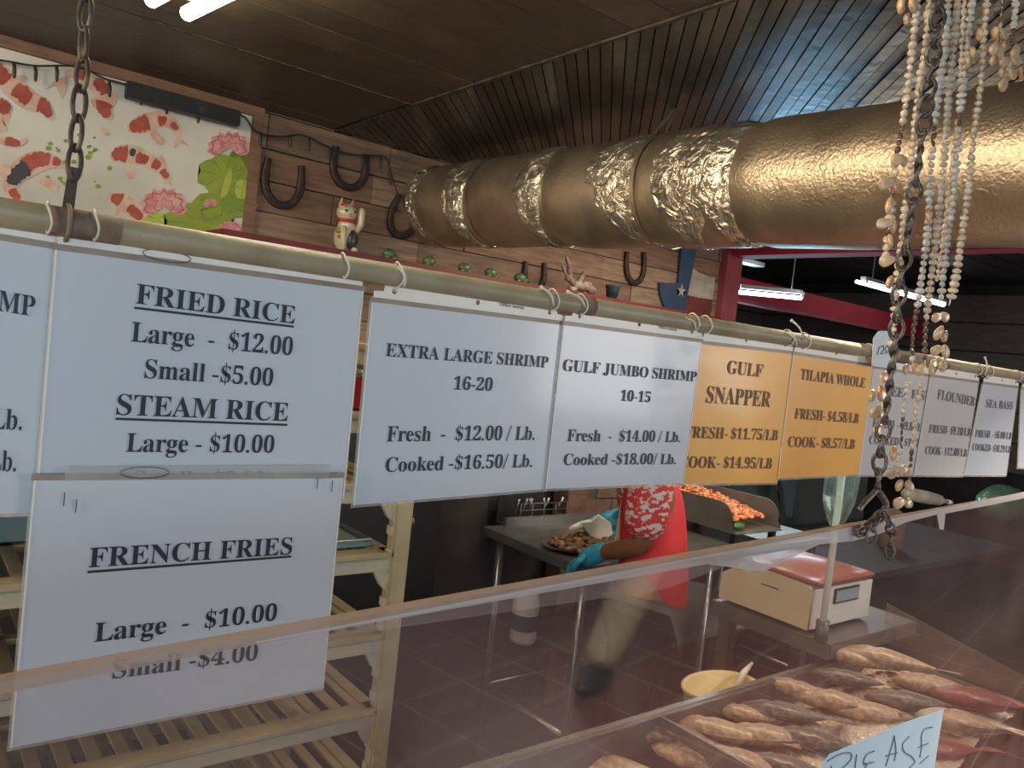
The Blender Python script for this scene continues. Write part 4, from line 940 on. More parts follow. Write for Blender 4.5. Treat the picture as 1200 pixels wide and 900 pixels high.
# PLEASE note
note = thing('handwritten_note', 'pale blue handwritten note taped to the acrylic at the bottom right', 'note', onguard(1040, 900, .003))
def nsheet(pxs, off): 
    bm = bmesh.new(); vs = [bm.verts.new(onguard(x, y, off)) for x, y in pxs]; return bm, vs
bm, vs = nsheet([(1106, 831), (1098, 880), (1090, 940), (962, 960), (960, 915), (963, 896), (972, 884), (1000, 872), (1035, 857), (1070, 843), (1092, 836)], .003)
f = bm.faces.new(vs); r = bmesh.ops.extrude_face_region(bm, geom=[f]); bmesh.ops.translate(bm, vec=(0, .0006, 0), verts=[v for v in r['geom'] if isinstance(v, bmesh.types.BMVert)])
obj('note_paper', bm, mt['note'], note)
bm = bmesh.new()
for st in ([(970, 892), (980, 886), (992, 882), (998, 884), (996, 892), (985, 902), (978, 906)], [(974, 898), (980, 925)], [(1004, 884), (1002, 904), (1006, 912)], [(1025, 880), (1016, 884), (1012, 893), (1016, 896), (1012, 904), (1022, 906)], [(1012, 896), (1024, 893)], [(1048, 862), (1044, 878), (1038, 898)], [(1048, 862), (1050, 880), (1048, 892)], [(1038, 886), (1052, 882)], [(1066, 863), (1058, 872), (1060, 881), (1068, 886), (1072, 893), (1066, 900)], [(1093, 852), (1084, 854), (1080, 862), (1080, 875), (1078, 888)], [(1076, 876), (1088, 871)], [(1078, 895), (1088, 886)]):
    tube(bm, spline([onguard(x, y, .0042) for x, y in st], 4), .0009, 5)
obj('handwriting', bm, mt['inkp'], note)

# ================================================================== shelving rack
YR = 1.40
rack = thing('storage_rack', 'cream plastic vented shelving rack behind the rice signs', 'shelving', (.4, 1.6, 0))
def post(x, y):
    bm = bx(x-.020, x+.020, y-.016, y+.016, 0, 1.68, None, .004); o = obj('post', bm, mt['rack'], rack)
    bm = bmesh.new()
    for z in [q*.05+.3 for q in range(27)]: box(bm, (x-.022, y, z), (.008, .018, .018))
    obj('post_teeth', bm, mt['rackd'], o)
for x, y in ((.865, YR), (.865, 1.86), (-.35, YR), (-.35, 1.86)): post(x, y)
slat_me = None
for z in (.52, .668, .825, .985, 1.156, 1.300, 1.440, 1.575):
    obj('shelf_rim', bx(-.34, .86, YR-.012, YR+.030, z-.012, z, None, .002), mt['rack'], rack)
    obj('shelf_rim', bx(-.34, .86, YR-.008, YR+.012, z-.040, z-.012, None, .002), mt['rackd'], rack)
    obj('shelf_rim', bx(-.34, .86, 1.84, 1.87, z-.04, z, None, .002), mt['rack'], rack)
    for x in (.845, -.34): obj('shelf_end', bx(x-.012, x+.012, YR, 1.86, z-.038, z), mt['rack'], rack)
    bm = bmesh.new(); box(bm, (0, 0, 0), (1.19, .02, .008))
    obj('cross_rib', bx(-.33, .85, 1.62, 1.64, z-.014, z-.003), mt['rack'], rack)
    x = -.30
    while x < .83:
        if slat_me is None:
            bm = bmesh.new(); box(bm, (0, 0, 0), (.021, .415, .007)); slat_me = bpy.data.meshes.new('slat'); bm.to_mesh(slat_me); bm.free(); slat_me.materials.append(mt['rack'])
        o = bpy.data.objects.new('slat', slat_me); COL.objects.link(o); o.parent = rack; o.location = Vector((x, 1.635, z-.0065))-wloc(rack); x += .045
    for s in (1,):
        obj('corner_brace', prism([(.846, YR-.006, z-.04), (.846, YR-.006, z-.085), (.830, YR-.006, z-.070), (.812, YR-.006, z-.04)], (0, .012, 0)), mt['rackd'], rack)
# lid on the shelf
a = at(447, 637, YR+.03)
lid = thing('tray_lid', 'bluish glass tray lying on the rack shelf right of the fries sign', 'tray', (.72, 1.58, 1.158))
bm = bx(.52, .825, YR+.035, 1.82, 1.1575, 1.167, None, .003); obj('tray_plate', bm, mt['glasslid'], lid)
bm = tube(bmesh.new(), [(.525, YR+.04, 1.170), (.82, YR+.04, 1.170), (.82, 1.815, 1.170), (.525, 1.815, 1.170)], .005, 8, True); obj('tray_rim', bm, mt['glasslid'], lid, True)
bm = tube(bmesh.new(), spline([(.76, 1.70, 1.15), (.79, 1.72, 1.24), (.83, 1.74, 1.30)], 4), .0025, 6); tag(obj('thin_wire', bm, mt['white'], None, True, origin=(.76, 1.7, 1.15)), 'thin white wire rising behind the glass tray on the rack', 'wire')
def tubbox(name, label, cat, x0, x1, y0, y1, z0, h, m, m2):
    t = thing(name, label, cat, ((x0+x1)/2, (y0+y1)/2, z0)); bm = bmesh.new()
    b = [(x0+.01, y0+.01), (x1-.01, y0+.01), (x1-.01, y1-.01), (x0+.01, y1-.01)]; tp = [(x0, y0), (x1, y0), (x1, y1), (x0, y1)]
    A = [bm.verts.new((*p, z0)) for p in b]; B = [bm.verts.new((*p, z0+h)) for p in tp]; bm.faces.new(A[::-1])
    for k in range(4): bm.faces.new((A[k], A[(k+1) % 4], B[(k+1) % 4], B[k]))
    obj('tub', bm, m, t); tube(bm := bmesh.new(), [Vector((*p, z0+h)) for p in tp], .005, 6, True); obj('rim', bm, m2, t)
    return t
tubbox('food_tub', 'blue-grey plastic tub on the rack at the far left edge', 'tub', .05, .13, 1.62, 1.80, 1.1575, .07, mt['glasslid'], mt['glasslid'])
tubbox('food_tub', 'second blue-grey plastic tub on the rack left of the fries sign', 'tub', .155, .25, 1.62, 1.80, 1.1575, .06, mt['glasslid'], mt['glasslid'])
tubbox('red_carton', 'red carton on a rack shelf seen in the gap beside the rice sign', 'carton', .62, .82, 1.45, 1.62, 1.4415, .07, mt['shirtred'], mt['offwhite'])
# black cabinet behind
cab = thing('black_cabinet', 'black upright cabinet in the dark area behind the rack post', 'cabinet', (1.5, 2.5, 0))
obj('cabinet_body', bx(.98, 1.62, 2.34, 2.66, 0, 1.42, None, .01), mt['black'], cab)
obj('cabinet_door', bx(1.0, 1.60, 2.325, 2.34, .1, 1.22, None, .004), mt['black'], cab)
obj('cabinet_handle', bx(1.04, 1.06, 2.29, 2.325, .7, 1.0), mt['black'], cab)
a = at(478, 610, 2.05); b = at(487, 618, 2.05)
bm = bmesh.new(); 
t = thing('towel_holder', 'dark wire holder with a pale roll fixed to the rack post', 'holder', at(470, 610, 1.45))
tube(bm, [at(x, y, 1.42) for x, y in ((466, 603), (486, 604), (487, 616), (466, 614))], .002, 6, True); obj('wire_frame', bm, mt['iron'], t)
tube(bm := bmesh.new(), [at(472, 609, 1.43), at(484, 611, 1.43)], .007, 10); obj('roll', bm, mt['edge'], t, True)

# ================================================================== steel work table
ZTb = .90; TX0 = 1.868; TX1 = 3.42; TY0 = 1.85; TY1 = 2.42
tab = thing('work_table', 'stainless steel work table where the worker stands', 'table', (2.6, 2.1, 0))
obj('table_top', bx(TX0, TX1, TY0, TY1, ZTb-.035, ZTb, None, .004), mt['steel'], tab)
obj('backsplash', bx(TX0+.1, TX1, TY1-.02, TY1, ZTb, ZTb+.03), mt['steel'], tab)
for x in (TX0+.06, 2.62, TX1-.06):
    for y in (TY0+.05, TY1-.05):
        o = obj('leg', tube(bmesh.new(), [(x, y, .0), (x, y, ZTb-.035)], .017, 10), mt['steel'], tab, True)
for y in (TY0+.05, TY1-.05): obj('stretcher', tube(bmesh.new(), [(TX0+.06, y, .28), (TX1-.06, y, .28)], .011, 8), mt['steel'], tab, True)
for x in (TX0+.06, TX1-.06): obj('stretcher', tube(bmesh.new(), [(x, TY0+.05, .28), (x, TY1-.05, .28)], .011, 8), mt['steel'], tab, True)
obj('undershelf', bx(TX0+.16, TX1-.08, TY0+.10, TY1-.06, .50, .512), mt['dsteel'], tab)
# jug under the table
jp = at(632, 668, 2.15)
jug = thing('detergent_jug', 'white plastic jug with blue label on the shelf under the table', 'jug', (jp.x, 2.2, .512))
bm = bmesh.new(); lathe(bm, (jp.x, 2.2, .512), [(.045, 0), (.05, .01), (.05, .15), (.042, .18), (.02, .20), (.018, .22), (.001, .22)], 18); obj('jug_body', bm, mt['white'], jug, True)
bm = bmesh.new(); lathe(bm, (jp.x, 2.2, .562), [(.0508, 0), (.0508, .06)], 18, False); obj('label_band', bm, mt['navy'], jug, True)
# food tray on the table
def heap(bm, c, rx, ry, h, n, s, seed=0):
    rnd = random.Random(seed)
    for i in range(n):
        a = rnd.uniform(0, 2*PI); r = math.sqrt(rnd.random()); x = r*math.cos(a)*rx; y = r*math.sin(a)*ry
        z = h*(1-r*r)*rnd.uniform(.5, 1)
        rot = Matrix.Rotation(rnd.uniform(0, PI), 3, 'Z') @ Matrix.Rotation(rnd.uniform(-.6, .6), 3, 'X')
        k = s*rnd.uniform(.7, 1.2); ell(bm, Vector(c)+Vector((x, y, z)), (k, k*.55, k*.4), rot, 6, 4)
fc = atz(690, 640, ZTb+.02)
ft = thing('food_tray', 'oval tray of grilled brown food between the gloved hands', 'tray', (fc.x, fc.y, ZTb))
bm = bmesh.new(); rg = lathe(bm, (0, 0, 0), [(.09, 0), (.13, .012), (.14, .014)], 28)
bmesh.ops.transform(bm, matrix=Matrix.Translation((fc.x+.02, 2.05, ZTb+.001)) @ Matrix.Diagonal((1.25, .9, 1, 1)), verts=bm.verts[:]); obj('tray_dish', bm, mt['dsteel'], ft, True)
bm = bmesh.new(); heap(bm, (fc.x+.02, 2.05, ZTb+.015), .14, .10, .035, 150, .022, 3); stuff(obj('grilled_food', bm, mt['food2'], ft, True))
# breading hopper with fried red food
q0 = atz(800, 611, ZTb+.045); q1 = atz(863, 627, ZTb+.045)
HX0 = q1.x; HY0 = q1.y; HY1 = min(HY0+.46, 2.40); HX1 = HX0+.33
hop = thing('food_hopper', 'open steel tray heaped with red seasoned seafood at the right of the table', 'tray', (HX0+.16, HY0+.2, ZTb))
print('hopper', HX0, HY0, HY1)
zt_ = ZTb+.05
obj('tray_floor', bx(HX0, HX1, HY0, HY1, zt_-.006, zt_), mt['hopper'], hop)
def hside(x):
    pts = [(HY1, zt_), (HY1, zt_+.115)]+[(HY0+.10-.075*math.sin(a), zt_+.035+.08*math.cos(a)) for a in [j*PI/2/7 for j in range(8)]]+[(HY0+.01, zt_)]
    return prism([(x, p[0], p[1]) for p in pts], (.004, 0, 0))
obj('tray_side', hside(HX0), mt['hopper'], hop); obj('tray_side', hside(HX1), mt['hopper'], hop)
obj('tray_back', bx(HX0, HX1, HY1-.004, HY1, zt_, zt_+.115), mt['hopper'], hop)
for x in (HX0+.03, HX1-.03):
    for y in (HY0+.03, HY1-.03): obj('foot', bx(x-.012, x+.012, y-.012, y+.012, ZTb, zt_-.006), mt['black'], hop)
bm = bmesh.new(); rnd = random.Random(5)
for i in range(420):
    x = rnd.uniform(HX0+.03, HX1-.03); y = rnd.uniform(HY0+.05, HY1-.03); f_ = (y-HY0)/(HY1-HY0)
    z = zt_+.012+.085*f_**.7*rnd.uniform(.85, 1.05)+.02*math.sin((x-HX0)/(HX1-HX0)*PI); k = rnd.uniform(.010, .018)
    ell(bm, (x, y, z), (k, k*.6, k*.5), Matrix.Rotation(rnd.uniform(0, PI), 3, 'Z') @ Matrix.Rotation(rnd.uniform(-.7, .7), 3, 'X'), 6, 4)
stuff(obj('seasoned_seafood', bm, mt['food'], hop, True))
bm = bmesh.new(); ell(bm, (HX0+.06, HY0+.04, zt_+.02), (.045, .02, .012)); obj('green_garnish', bm, mt['herb'], hop, True)
# background kitchen equipment
def simplebox(name, label, cat, x0, x1, y0, y1, z0, z1, m, bev=.006): 
    return tag(obj(name, bx(x0, x1, y0, y1, z0, z1, None, bev), m, origin=((x0+x1)/2, (y0+y1)/2, z0)), label, cat)
wp0 = at(658, 590, 2.62); wp1 = at(681, 590, 2.62)
simplebox('wooden_post', 'brown wooden post on the wall left of the brick patch', 'post', wp0.x, wp1.x, 2.58, 2.68, .0, 1.6, mt['brickb'], .003)
st = thing('stove', 'dark cooking range with pale rail at the right of the kitchen', 'stove', (4.2, 2.9, 0))
p = at(925, 585, 2.9)
obj('range_body', bx(3.70, 5.2, 2.6, 3.2, 0, 1.12, None, .01), mt['gsteel'], st)
obj('range_hood', bx(3.70, 4.4, 3.0, 3.3, 1.12, 1.42, None, .01), mt['dsteel'], st)
obj('range_rail', tube(bmesh.new(), [(3.72, 2.58, 1.10), (5.15, 2.58, 1.10)], .018, 10), mt['steel'], st, True)
c0 = at(917, 556, 2.4); c1 = at(932, 600, 2.4)
bm = bmesh.new(); top = [at(x, 545, 2.5) for x in (912, 918, 924, 930, 934)]; 
ta = at(905, 546, 2.46); obj('towel_bar', tube(bmesh.new(), [(ta.x-.02, 2.46, ta.z), (3.80, 2.46, ta.z), (3.80, 3.02, ta.z)], .008, 8), mt['steel'], st)
prof = [at(911, 545, 2.45), at(934, 545, 2.45), at(932, 575, 2.45), at(928, 606, 2.45), at(921, 605, 2.45), at(918, 575, 2.45)]
tag(obj('hanging_towel', prism(prof, (0, .03, 0)), mt['bluecol'], origin=at(922, 575, 2.45)), 'dark blue-grey towel hanging beyond the tray of red seafood', 'towel')

wr = thing('wire_basket', 'dark wire basket with glinting utensils behind the left end of the work table', 'basket', at(630, 600, 2.55))
c = at(630, 603, 2.55)
for k in range(5): obj('wire_rail', tube(bmesh.new(), [(c.x-.14, 2.50, c.z-.05+k*.028), (c.x+.12, 2.50, c.z-.05+k*.028)], .0022, 6), mt['dsteel'], wr, True)
for k in range(5): obj('upright', tube(bmesh.new(), [(c.x-.14+k*.065, 2.50, c.z-.05), (c.x-.14+k*.065, 2.50, c.z+.062)], .0022, 6), mt['dsteel'], wr, True)
obj('basket_floor', bx(c.x-.14, c.x+.12, 2.50, 2.66, c.z-.055, c.z-.05), mt['black'], wr)
obj('basket_back', bx(c.x-.14, c.x+.12, 2.655, 2.66, c.z-.055, c.z+.07), mt['black'], wr)
for k in range(7):
    x_ = c.x-.12+k*.035; a_ = random.uniform(-.5, .5)
    obj('utensil', tube(bmesh.new(), [(x_, 2.56, c.z-.045), (x_+.06*a_, 2.55, c.z+.03), (x_+.10*a_, 2.54, c.z+.075)], [.003, .003, .008], 6), mt['steel'], wr, True)

# ================================================================== scale on its ledge
ZL = .90
s0 = atz(945, 742, ZL); s1 = atz(1025, 727, ZL); s2_ = atz(835, 703, ZL)
SX0 = s0.x; SX1 = s0.x+.325; SY0 = s0.y; SY1 = s0.y+.30
led = thing('scale_ledge', 'dark steel ledge under the weighing scale', 'ledge', (SX0+.2, SY0+.15, 0))
obj('ledge_top', bx(SX0-.02, SX1+.16, SY0-.085, SY1+.01, ZL-.045, ZL-.001, None, .003), mt['dsteel'], led)
for x in (SX0+.02, SX1+.12):
    for y in (SY1-.03,): obj('leg', bx(x-.02, x+.02, y-.02, y+.02, 0, ZL-.045), mt['dsteel'], led)
scl = thing('weighing_scale', 'beige counter scale with red pan and small display', 'scale', ((SX0+SX1)/2, (SY0+SY1)/2, ZL))
hF = at(945, 690, SY0).z-ZL
print('scale', SX0, SY0, hF)
prof = [(SY0, ZL+.008), (SY0-.004, ZL+hF*.9), (SY0+.01, ZL+hF), (SY0+.10, ZL+hF+.006), (SY1-.07, ZL+hF+.006), (SY1, ZL+hF-.045), (SY1, ZL+.008)]
obj('case', prism([(SX0, y, z) for y, z in prof], (SX1-SX0, 0, 0)), mt['scale'], scl)
obj('front_panel', bx(SX0+.002, SX1-.002, SY0-.010, SY0-.003, ZL+.012, ZL+hF-.004, None, .002), mt['scalef'], scl)
d0 = at(978, 706, SY0-.012); d1 = at(1004, 690, SY0-.012)
obj('display_frame', bx(d0.x-.006, d1.x+.012, SY0-.014, SY0-.009, d0.z-.004, d1.z+.012), mt['gap'], scl)
obj('display', bx(d0.x, d1.x+.006, SY0-.0165, SY0-.013, d0.z+.002, d1.z+.006), mt['lcd'], scl)
obj('side_slot', bx(SX0-.001, SX0+.003, SY0+.10, SY0+.16, ZL+hF*.70, ZL+hF*.70+.004), mt['dsteel'], scl)
for x in (SX0+.03, SX1-.03):
    for y in (SY0+.03, SY1-.03): obj('foot', bx(x-.012, x+.012, y-.012, y+.012, ZL-.001, ZL+.010), mt['black'], scl)
pan = bmesh.new(); N = 10; g = []
px0, px1, py0, py1 = SX0+.005, SX1+.01, SY0-.012, SY1-.045; zp = ZL+hF+.012
for i in range(N+1):
    rw = []
    for j in range(N+1):
        u, v = i/N*2-1, j/N*2-1; ed = max(abs(u), abs(v)); x = (px0+px1)/2+u*(px1-px0)/2*(1-.06*(v*v if abs(u) > .8 else 0)); y = (py0+py1)/2+v*(py1-py0)/2
        rw.append(pan.verts.new((x, y, zp+.030*math.cos(min(1, math.hypot(u, v))*PI/2)+.004*(ed > .95))))
    g.append(rw)
for i in range(N):
    for j in range(N): pan.faces.new((g[i][j], g[i+1][j], g[i+1][j+1], g[i][j+1]))
r = bmesh.ops.extrude_face_region(pan, geom=pan.faces[:]); bmesh.ops.translate(pan, vec=(0, 0, -.012), verts=[v for v in r['geom'] if isinstance(v, bmesh.types.BMVert)])
obj('weighing_pan', pan, mt['pan_red'], scl, True)
# pole with clear bag roll
pb = at(962, 748, SY0-.05); ptop = at(985, 632, SY0-.05)
pole = thing('bag_stand', 'thin pale upright rod in front of the weighing scale', 'stand', (pb.x, pb.y, ZL))
obj('rod', tube(bmesh.new(), [(pb.x, pb.y, ZL), (pb.x, pb.y, 1.46)], .0095, 12), mt['white'], pole, True)
obj('collar', tube(bmesh.new(), [(pb.x, pb.y, ZL-.001), (pb.x, pb.y, ZL+.055)], .018, 12), mt['dsteel'], pole, True)
yb_ = pb.y
bag = thing('plastic_bag', 'crumpled clear plastic bag over the rod below the orange sign', 'bag', (pb.x, yb_, 1.18))
ztop = at(985, 545, yb_).z; zbt = at(985, 616, yb_).z
bm = bmesh.new(); S = 22; K = 9; rg = []
for i in range(K+1):
    f_ = i/K; z = zbt+(ztop-zbt)*f_; r_ = .014+.034*min(1, f_*2.2)**.7
    rg.append([bm.verts.new((pb.x+r_*math.cos(2*PI*k/S)*(1+.22*math.sin(k*2.6+i*.5)), yb_+r_*.8*math.sin(2*PI*k/S)*(1+.2*math.cos(k*3.1)), z)) for k in range(S)])
for A_, B_ in zip(rg, rg[1:]):
    for k in range(S): bm.faces.new((A_[k], A_[(k+1) % S], B_[(k+1) % S], B_[k]))
obj('bag_film', bm, mt['bag'], bag, True)
bm = bmesh.new(); box(bm, (pb.x+.005, yb_+.01, (zbt+ztop)/2+.02), (.022, .004, .06)); obj('green_print', bm, mt['herb'], bag)
# things far right behind the counter
p = at(1085, 580, 1.9); 
bt = thing('squeeze_bottle', 'pale plastic bottle lying on its side behind the shells', 'bottle', p)
q = at(1100, 586, 1.9); r_ = at(1060, 578, 1.9)
tube(bm := bmesh.new(), [r_, r_.lerp(q, .1), r_.lerp(q, .6), q, q+(q-r_)*.12, q+(q-r_)*.3], [.02, .034, .036, .030, .014, .010], 14); obj('bottle_body', bm, mt['offwhite'], bt, True)
tube(bm := bmesh.new(), [q+(q-r_)*.28, q+(q-r_)*.40], [.014, .012], 12); obj('cap', bm, mt['white'], bt, True)
p = at(1175, 590, 2.2)
bm = bmesh.new(); ell(bm, p, (.32, .14, .13), None, 18, 12)
for v in bm.verts: v.co += Vector((random.uniform(-.01, .01), 0, random.uniform(-.01, .01)))
tag(obj('produce_bag', bm, mt['tealbag'], None, True, origin=p), 'shiny teal plastic bag of greens at the right edge', 'bag')
cz = p.z-.13
ct = thing('back_counter', 'dark counter along the right side behind the fish case', 'counter', (4.2, 2.1, 0))
obj('counter_top', bx(3.46, 5.4, 1.75, 2.5, cz-.03, cz), mt['dark'], ct); obj('counter_body', bx(3.5, 5.3, 1.85, 2.45, 0, cz-.03), mt['black'], ct)
p = at(1052, 572, 2.0); bm = bmesh.new(); lathe(bm, (p.x, 2.0, cz), [(.05, 0), (.065, .02), (.07, .16), (.05, .20), (.02, .22), (.0, .22)], 16); tag(obj('brown_jar', bm, mt['brickb'], None, True, origin=(p.x, 2.0, cz)), 'brown rounded jar half hidden behind the hanging shells', 'jar')

# ================================================================== fish case
ZR = .84; CX0 = .62; CX1 = 2.40; CY1 = 1.075
case = thing('ice_case', 'stainless display case bed behind the acrylic', 'display case', (1.8, .8, 0))
def fy(x): return gy(x)+.03
bm = prism([(CX0, fy(CX0), .66), (CX1, fy(CX1), .66), (CX1, CY1, .66), (CX0, CY1, .66)], (0, 0, .01)); obj('pan_floor', bm, mt['steel'], case)
obj('pan_wall', bx(CX0, CX1, CY1, CY1+.012, .60, ZR), mt['dsteel'], case)
obj('pan_rim', bx(CX0, CX1, CY1-.002, CY1+.026, ZR-.004, ZR), mt['steel'], case)
obj('pan_wall', bx(CX0, CX0+.01, fy(CX0), CY1, .60, ZR), mt['dsteel'], case)
obj('pan_wall', prism([(CX0, gy(CX0)+.012, .60), (CX1, gy(CX1)+.012, .60), (CX1, gy(CX1)+.012, ZR-.10), (CX0, gy(CX0)+.012, ZR-.10)], (0, .008, 0)), mt['dsteel'], case)
dv = atz(775, 838, ZR).x
obj('divider', bx(dv-.003, dv+.003, fy(dv), CY1, .66, ZR-.002), mt['dsteel'], case)
obj('pan_wall', bx(CX1-.01, CX1, fy(CX1), CY1, .60, ZR-.02), mt['dsteel'], case)
e0 = atx(1040, 707, CX1+.012); e1 = atx(1215, 798, CX1+.012)
sp_ = thing('side_panel', 'clear plastic end panel standing at the right end of the ice bed', 'panel', (CX1+.01, .9, ZR))
obj('panel_sheet', prism([(CX1+.008, e0.y, .70), (CX1+.008, e0.y, e0.z), (CX1+.008, max(e1.y, gy(CX1)+.02), e1.z), (CX1+.008, max(e1.y, gy(CX1)+.02), .70)], (.004, 0, 0)), mt['panelm'], sp_)
obj('case_body', bx(CX0+.02, CX1, .95, CY1+.0, 0, .60), mt['dsteel'], case)
# ice
def icez(x, y):
    e = min(1, max(0, (CY1-y)/.10)); l = min(1, max(0, (x-dv)/.12))
    return .735+.05*e*l+.012*math.sin(x*17)*math.cos(y*23)+.05*max(0, min(1, (x-1.75)/.4))*(.3+.7*max(0, min(1, (y-.75)/.25)))*max(0, min(1, (CX1-x)/.1))
bm = bmesh.new(); NX, NY = 110, 24; g = []
for i in range(NX+1):
    x = dv+.006+(CX1-.01-dv)*i/NX; y0 = fy(x)
    g.append([bm.verts.new((x, y0+(CY1-.003-y0)*j/NY, icez(x, y0+(CY1-y0)*j/NY)+random.uniform(-.006, .006))) for j in range(NY+1)])
for i in range(NX):
    for j in range(NY): bm.faces.new((g[i][j], g[i+1][j], g[i+1][j+1], g[i][j+1]))
stuff(tag(obj('ice_bed', bm, mt['ice'], None, True, origin=(2, .85, .74)), 'crushed ice filling the display case under the fish', 'ice'))
# fish
def fish_meshes():
    bm = bmesh.new(); K = 14; S = 14; rg = []
    for i in range(K+1):
        t = i/K; h = .060*max(0, math.sin(PI*min(1, t**.80*1.01)))**.92*(1-.30*t)+.006; wv = h*.55
        if i == 0: h, wv = .004, .004
        gill = .004 if i == 5 else 0
        rg.append([bm.verts.new((-.13+.235*t-(.010 if k < S//2 and i < 2 else 0), (wv-gill)*math.cos(2*PI*k/S)*abs(math.cos(2*PI*k/S))**.15, (h-gill)*math.sin(2*PI*k/S)*(1.15 if math.sin(2*PI*k/S) > 0 else .85))) for k in range(S)])
    for A_, B_ in zip(rg, rg[1:]):
        for k in range(S): bm.faces.new((A_[k], A_[(k+1) % S], B_[(k+1) % S], B_[k]))
    bm.faces.new(rg[0][::-1]); bm.faces.new(rg[-1]); bmesh.ops.recalc_face_normals(bm, faces=bm.faces[:])
    body = bpy.data.meshes.new('fish_body'); bm.to_mesh(body); bm.free()
    for p in body.polygons: p.use_smooth = True
    def mk(bmm, n):
        me = bpy.data.meshes.new(n); bmesh.ops.recalc_face_normals(bmm, faces=bmm.faces[:]); bmm.to_mesh(me); bmm.free(); return me
    tail = mk(prism([(.10, -.002, .006), (.125, -.002, .022), (.165, -.002, .055), (.152, -.002, .016), (.144, -.002, 0), (.152, -.002, -.016), (.165, -.002, -.055), (.125, -.002, -.022), (.10, -.002, -.006)], (0, .002, 0)), 'tail_fin')
    dors = mk(prism([(-.065, -.001, .045), (-.045, -.001, .076), (0, -.001, .072), (.045, -.001, .052), (.07, -.001, .026), (.03, -.001, .026), (0, -.001, .036), (-.03, -.001, .044)], (0, .002, 0)), 'dorsal_fin')
    bmm = bmesh.new(); tube(bmm, [(-.070, -.018, -.004), (-.045, -.028, -.008), (-.025, -.030, -.014)], [.003, .009, .002], 6); pec = mk(bmm, 'side_fin')
    bmm = bmesh.new(); ell(bmm, (-.105, -.0145, .008), (.005, .003, .005), None, 8, 6); eye = mk(bmm, 'fish_eye')
    return body, tail, dors, pec, eye
FM = {}
for k in ('fish1', 'fish2', 'fish3'):
    ms = fish_meshes()
    for me in ms[:4]: me.materials.append(mt[k])
    ms[4].materials.append(mt['eye']); FM[k] = ms
def fish(px, py, zt, ang, kind, sc, label, group='whole fish on the ice', roll=75):
    p = atz(px, py, zt); p.y = max(p.y, gy(p.x)+.07)
    t = thing('whole_fish', label, 'fish', p, group); t.rotation_euler = (math.radians(roll), random.uniform(-.08, .08), math.radians(ang)); t.scale = (sc*.86, sc*.8, sc*.8)
    for n, me in zip(('fish_body', 'tail_fin', 'dorsal_fin', 'side_fin', 'fish_eye'), FM[kind]):
        o = bpy.data.objects.new(n, me); COL.objects.link(o); o.parent = t
    t.rotation_mode = 'XYZ'
    return t
for a_ in [
    (1046, 774, .87, -62, 'fish1', 1.15, 'long tan fish lying highest beside the ledge corner'),
    (1010, 774, .86, -66, 'fish1', .85, 'small tan fish between the ledge corner and the highest fish'),
    (1000, 796, .84, -50, 'fish2', .85, 'dark shiny fish just below the ledge corner'),
    (1105, 806, .84, -40, 'fish1', 1.1, 'tan fish lying right of the highest fish'),
    (1155, 822, .84, -36, 'fish3', 1.2, 'dark red snapper at the right edge of the ice'),
    (1070, 822, .83, -44, 'fish2', 1.0, 'grey speckled fish above the upper corner of the note'),
    (948, 812, .82, -58, 'fish1', .9, 'tan fish lying against the rim left of the dark shiny fish'),
    (985, 822, .82, -48, 'fish1', 1.0, 'pale tan fish directly below the dark shiny fish'),
    (1030, 836, .81, -44, 'fish1', 1.0, 'tan fish just above the top edge of the note'),
    (925, 836, .81, -50, 'fish2', 1.0, 'grey fish with dark back in the middle of the ice'),
    (880, 838, .80, -60, 'fish1', .8, 'small tan fish near the rim above the pair of pale fish'),
    (905, 862, .80, -42, 'fish1', 1.0, 'tan fish below the grey fish with dark back'),
    (850, 858, .80, -52, 'fish1', 1.1, 'pale tan fish right of the large speckled fish'),
    (800, 866, .79, -56, 'fish2', 1.2, 'large speckled grey fish at the left end of the ice'),
    (960, 868, .80, -42, 'fish2', .95, 'dark fish touching the left corner of the note'),
    (830, 892, .78, -50, 'fish1', 1.0, 'tan fish at the bottom edge below the speckled fish'),
    (880, 896, .79, -45, 'fish1', 1.1, 'tan fish cut by the bottom edge left of the note'),
    (930, 900, .79, -40, 'fish2', .9, 'grey fish cut by the bottom edge beside the note'),
    (1140, 850, .82, -34, 'fish1', 1.1, 'orange-tan fish touching the right corner of the note'),
    (1180, 872, .80, -30, 'fish1', 1.1, 'tan fish at the lower right, right of the note'),
    (1140, 892, .79, -30, 'fish3', .9, 'reddish fish low beside the right edge of the note'),
    (720, 900, .76, -50, 'fish1', 1.1, 'pinkish fish at the bottom edge left of the pan divider')]:
    fish(*a_)
# yellow tub behind the rim
p = atz(860, 800, .80); tb = thing('plastic_tub', 'yellow-cream plastic tub behind the case rim', 'tub', (p.x, CY1+.14, .63))
bm = bmesh.new(); rg = lathe(bm, (0, 0, 0), [(.075, 0), (.09, .12), (.097, .125), (.097, .131), (.086, .128), (.072, .01)], 24); bm.faces.new(rg[-1])
bmesh.ops.transform(bm, matrix=Matrix.Translation((p.x+.02, CY1+.15, .64)) @ Matrix.Diagonal((1.35, .85, 1, 1)), verts=bm.verts[:]); obj('tub_body', bm, mt['tub'], tb, True)
tube(bm := bmesh.new(), [(p.x+.06, CY1+.14, .745), (p.x+.12, CY1+.15, .785), (p.x+.17, CY1+.16, .80)], [.008, .010, .004], 8); obj('scoop_handle', bm, mt['white'], tb, True)
obj('tub_shelf', bx(CX0+.1, 2.0, CY1+.026, CY1+.30, .620, .639), mt['black'], case)

